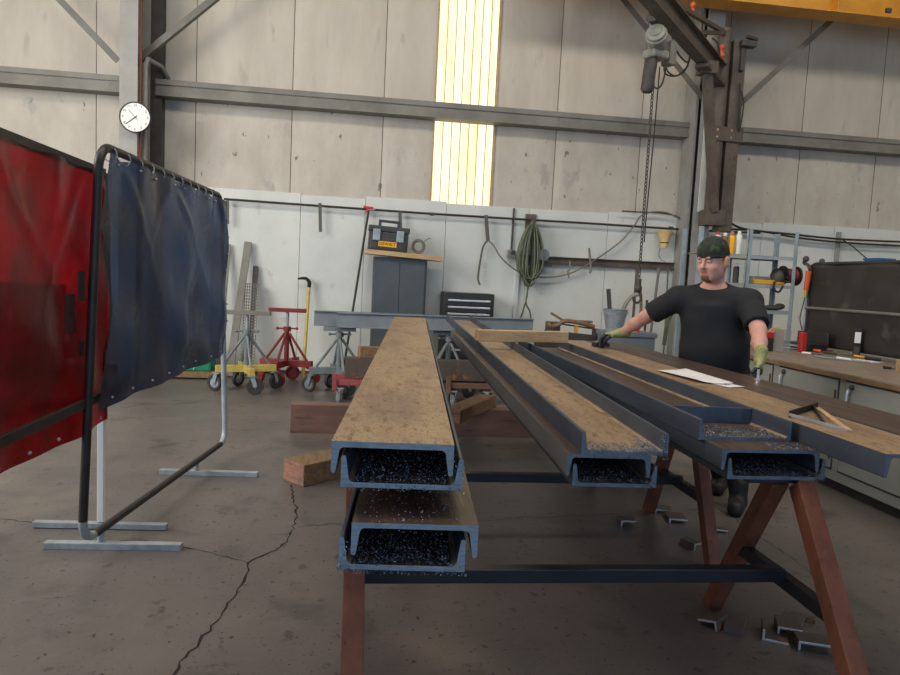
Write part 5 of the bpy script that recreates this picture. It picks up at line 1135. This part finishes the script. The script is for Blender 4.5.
hL = lambda g: hand(lwr+(lhd-lwr)*.12, dLh, palmL, -1, (.55,.6,.65,.7), 1.08, g)
bv, bf = sdf_surface(torso(0)+arms(0)+legs(0)+[('c', tuple(ankR-UP*.03), tuple(ankR+Fb*.10-UP*.045), .035, .026, .03), ('c', tuple(ankL-UP*.03), tuple(ankL+Fb*.10-UP*.045), .035, .026, .03)], .011)
hv_, hf = sdf_surface(head, .0042); hv_ = relax(hv_, hf, 1, .4)
aR = sdf_surface(hR(-.0015), .0045); aL = sdf_surface(hL(-.0015), .0045)
hdn = A3(hd)
def headmat(p):
    q = p-hd; r, f, u = q.dot(Rh)/HS, q.dot(Fh)/HS, q.dot(Uh)/HS
    if p.z < 1.45 or abs(r) > .12 or u < -.135 or abs(f) > .14: return 0
    if f > .06 and abs(r) < .021 and -.077 < u < -.053: return 1
    if f > .062 and .019 < u < .027 and .012 < abs(r) < .047: return 2
    if f > .05 and abs(r) < .027+.0 and (u < -.080): return 2
    if f > .05 and abs(r) < .026 and (-.055 < u < -.046) and f > .075: return 3
    return 0
shade = mat('stubble', (172,122,104), rough=.6)
body = sdf_obj('body', ['skin','lips','hair',shade], person, [(relax(bv,bf,1),bf), (hv_,hf), aR, aL], mi=headmat)
for s in (-1, 1):
    mb = MB(); mb.ball(V(hp(s*.031,.0765,.004)), .0125*HS, 12, 8); ey_ = mb.build('eye', 'eyew', person, smooth=1)
    mb = MB(); mb.ball(V(hp(s*.031+.002,.0868,.001)), .0042*HS, 10, 6); mb.build('iris', 'ink', ey_, smooth=1)
for s in (-1, 1):  # upper lids, lowered
    mb = MB(); mb.ball(V(hp(s*.031,.0775,.0065)), (.0146*HS,.0138*HS,.0105*HS), 12, 8, Matrix((Rh, Fh, Uh)).transposed()); mb.build('eyelid', 'skin', person, smooth=1)
# goatee as a separate tuft following the chin
gv = sdf_surface([('e', hp(0,.062,-.100), RH, hv(.026,.026,.020), .01), ('c', hp(-.024,.066,-.088), hp(-.026,.068,-.074), .010*HS, .006*HS, .008), ('c', hp(.024,.066,-.088), hp(.026,.068,-.074), .010*HS, .006*HS, .008)], .0042)
sdf_obj('goatee', 'hair', person, [gv])
# short hair at the nape, below the cap
sdf_obj('hair', 'hair', person, [sdf_surface([('e', hp(0,-.028,.010), RH, hv(.079,.088,.075), .01)], .006, cuts=[(hp(0,-.035,.0), tuple(Fh)), (hp(0,0,.03), tuple(Uh))])])
# cap
cp = sdf_surface([('e', hp(0,-.012,.052), RH, hv(.088,.108,.098), .02), ('c', hp(-.05,-.09,.03), hp(.05,-.09,.03), .012, .012, .02)], .006, cuts=[(hp(0,.085,.024), tuple(-Uh+Fh*.10))])
capo = sdf_obj('cap', 'camo', person, [cp])
bnd = sdf_surface([('e', hp(0,-.012,.050), RH, hv(.090,.110,.098), .02)], .006, cuts=[(hp(0,.085,.0235), tuple(-Uh+Fh*.10)), (hp(0,.085,.042), tuple(Uh-Fh*.10))])
sdf_obj('band', 'camo', capo, [bnd])
# t-shirt: follows the torso, cut at neckline, cuffs and hem
def wr_(p): return p
sl_r, sl_l = rs*.22+rel*.78, ls*.20+lel*.80
shirt = torso(.016)+arms(.016, True)
for (s, e) in ((rs, rel), (ls, lel)): shirt.append(('c', tuple(s*.6+e*.4), tuple(s*.10+e*.90), .078, .078, .03))
rnd = random.Random(5)
for k in range(0):   # folds
    a_ = rnd.uniform(0, 2*PI); z = rnd.uniform(.98,1.36); c_ = belly if z < 1.18 else chest; p = c_+Rb*.208*math.cos(a_)+Fb*.150*math.sin(a_); p = V((p.x,p.y,z)); t_ = V((-math.sin(a_)*Rb.x+math.cos(a_)*Fb.x, -math.sin(a_)*Rb.y+math.cos(a_)*Fb.y, rnd.uniform(-.8,.8))).normalized()*.07
    shirt.append(('c', tuple(p-t_), tuple(p+t_), .006, .006, .05))
cutsS = [(tuple(sl_r), tuple(rel-rs), .25), (tuple(sl_l), tuple(lel-ls), .2), ((2.5,4.56,.89), (0,0,-1)), (tuple(neck0+UP*.042+Fb*.01), tuple((Fb*.45+UP)), .125)]
sv, sf = sdf_surface(shirt, .0085, cuts=cutsS); sdf_obj('t_shirt', 'tee', person, [(relax(sv,sf,1,.4),sf)])
pv, pf = sdf_surface(legs(.018)+[('e', tuple(hips-UP*.01), RB, (.198,.145,.13), .06)], .011, cuts=[(tuple(hips+UP*.06), (0,0,1)), ((0,0,.055), (0,0,-1))])
sdf_obj('trousers', 'pants', person, [(relax(pv,pf,1),pf)])
for a_ in (ankR, ankL):
    f_ = Fb; base = V((a_.x,a_.y,0))
    q = sdf_surface([('c', tuple(base+UP*.05-f_*.06), tuple(base+UP*.045+f_*.16), .054, .052, .03), ('c', tuple(base+UP*.05), tuple(a_+UP*.09), .058, .060, .03)], .008, cuts=[((0,0,.003), (0,0,-1))])
    sdf_obj('boot', 'boot', person, [q])
# gloves
def glove(pr, cuff, wr, d, split):
    q = sdf_surface(pr+[('c', tuple(wr-d*.035), tuple(wr+d*.03), .040, .036, .012)], .0042)
    def mi(p): return 1 if split(p) else 0
    return sdf_obj('glove', ['glove','gloved'], person, [q], mi=mi)
glove(hR(.0035), 0, rwr, dR, lambda p: (p-rwr).dot(dR) > .118 or ((p-rwr).dot(V(palmR).normalized()) > .030 and (p-rwr).dot(dR) > .07))
dl = V(dLh).normalized(); plm = V(palmL).normalized()
glove(hL(.0035), 0, lwr, dl, lambda p: (p-lwr).dot(dl) > .085 and (p-lwr).dot(plm) > -.01)
# tape measure under his right glove
tm = G(600,347,ZC); t = thing('tape_measure', 'black tape measure held down on the tan channel by his right glove', 'tape measure', tuple(tm))
Rt = rotz(.25); mb = MB(); mb.box(tm+UP*.019+V((.0,.02,0)), (.115,.06,.036), Rt); mb.build('case', 'gloved', t, bevel=.01); mb = MB(); mb.box(tm+UP*.02+V((.055,.008,0)), (.03,.055,.032), Rt); mb.build('mouth', 'mill', t, bevel=.004)
mb = MB(); mb.cone(tm+UP*.037+V((-.02,.02,0)), tm+UP*.045+V((-.02,.02,0)), .018, n=16); mb.build('button', 'galv', t, smooth=1)
# ------------------------------------------------------------------ light
w = bpy.data.worlds.new('world'); SC.world = w; w.use_nodes = True
bg = w.node_tree.nodes['Background']; bg.inputs[0].default_value = (.46,.67,1.0,1); bg.inputs[1].default_value = 1.5
def area(name, loc, target, sx, sy, power, col):
    l = bpy.data.lights.new(name, 'AREA'); l.shape = 'RECTANGLE'; l.size = sx; l.size_y = sy; l.energy = power; l.color = col
    o = bpy.data.objects.new(name, l); COL.objects.link(o); o.location = loc; o.rotation_euler = (V(target)-V(loc)).to_track_quat('-Z', 'Y').to_euler(); return o
area('daylight_side_opening', (-7.1,3.2,4.2), (0,6.5,2.6), 5.0, 4.2, 560, (1,.92,.80))
area('roof_fill', (2.5,3.4,8.1), (2.5,6.5,0), 14, 2.0, 700, (1,.90,.76))  # unseen warm fill added to brighten the back wall; closed roof above
area('roof_fill', (1.5,-2.0,8.1), (1.5,-2.0,0), 9, 1.2, 30, (.85,.93,1))  # weak cool fill overhead, unseen; the roof has no opening here
SC.view_settings.view_transform = 'Standard'; SC.view_settings.look = 'None'; SC.view_settings.gamma = 1; SC.view_settings.exposure = 0.06; SC.view_settings.use_curve_mapping = False
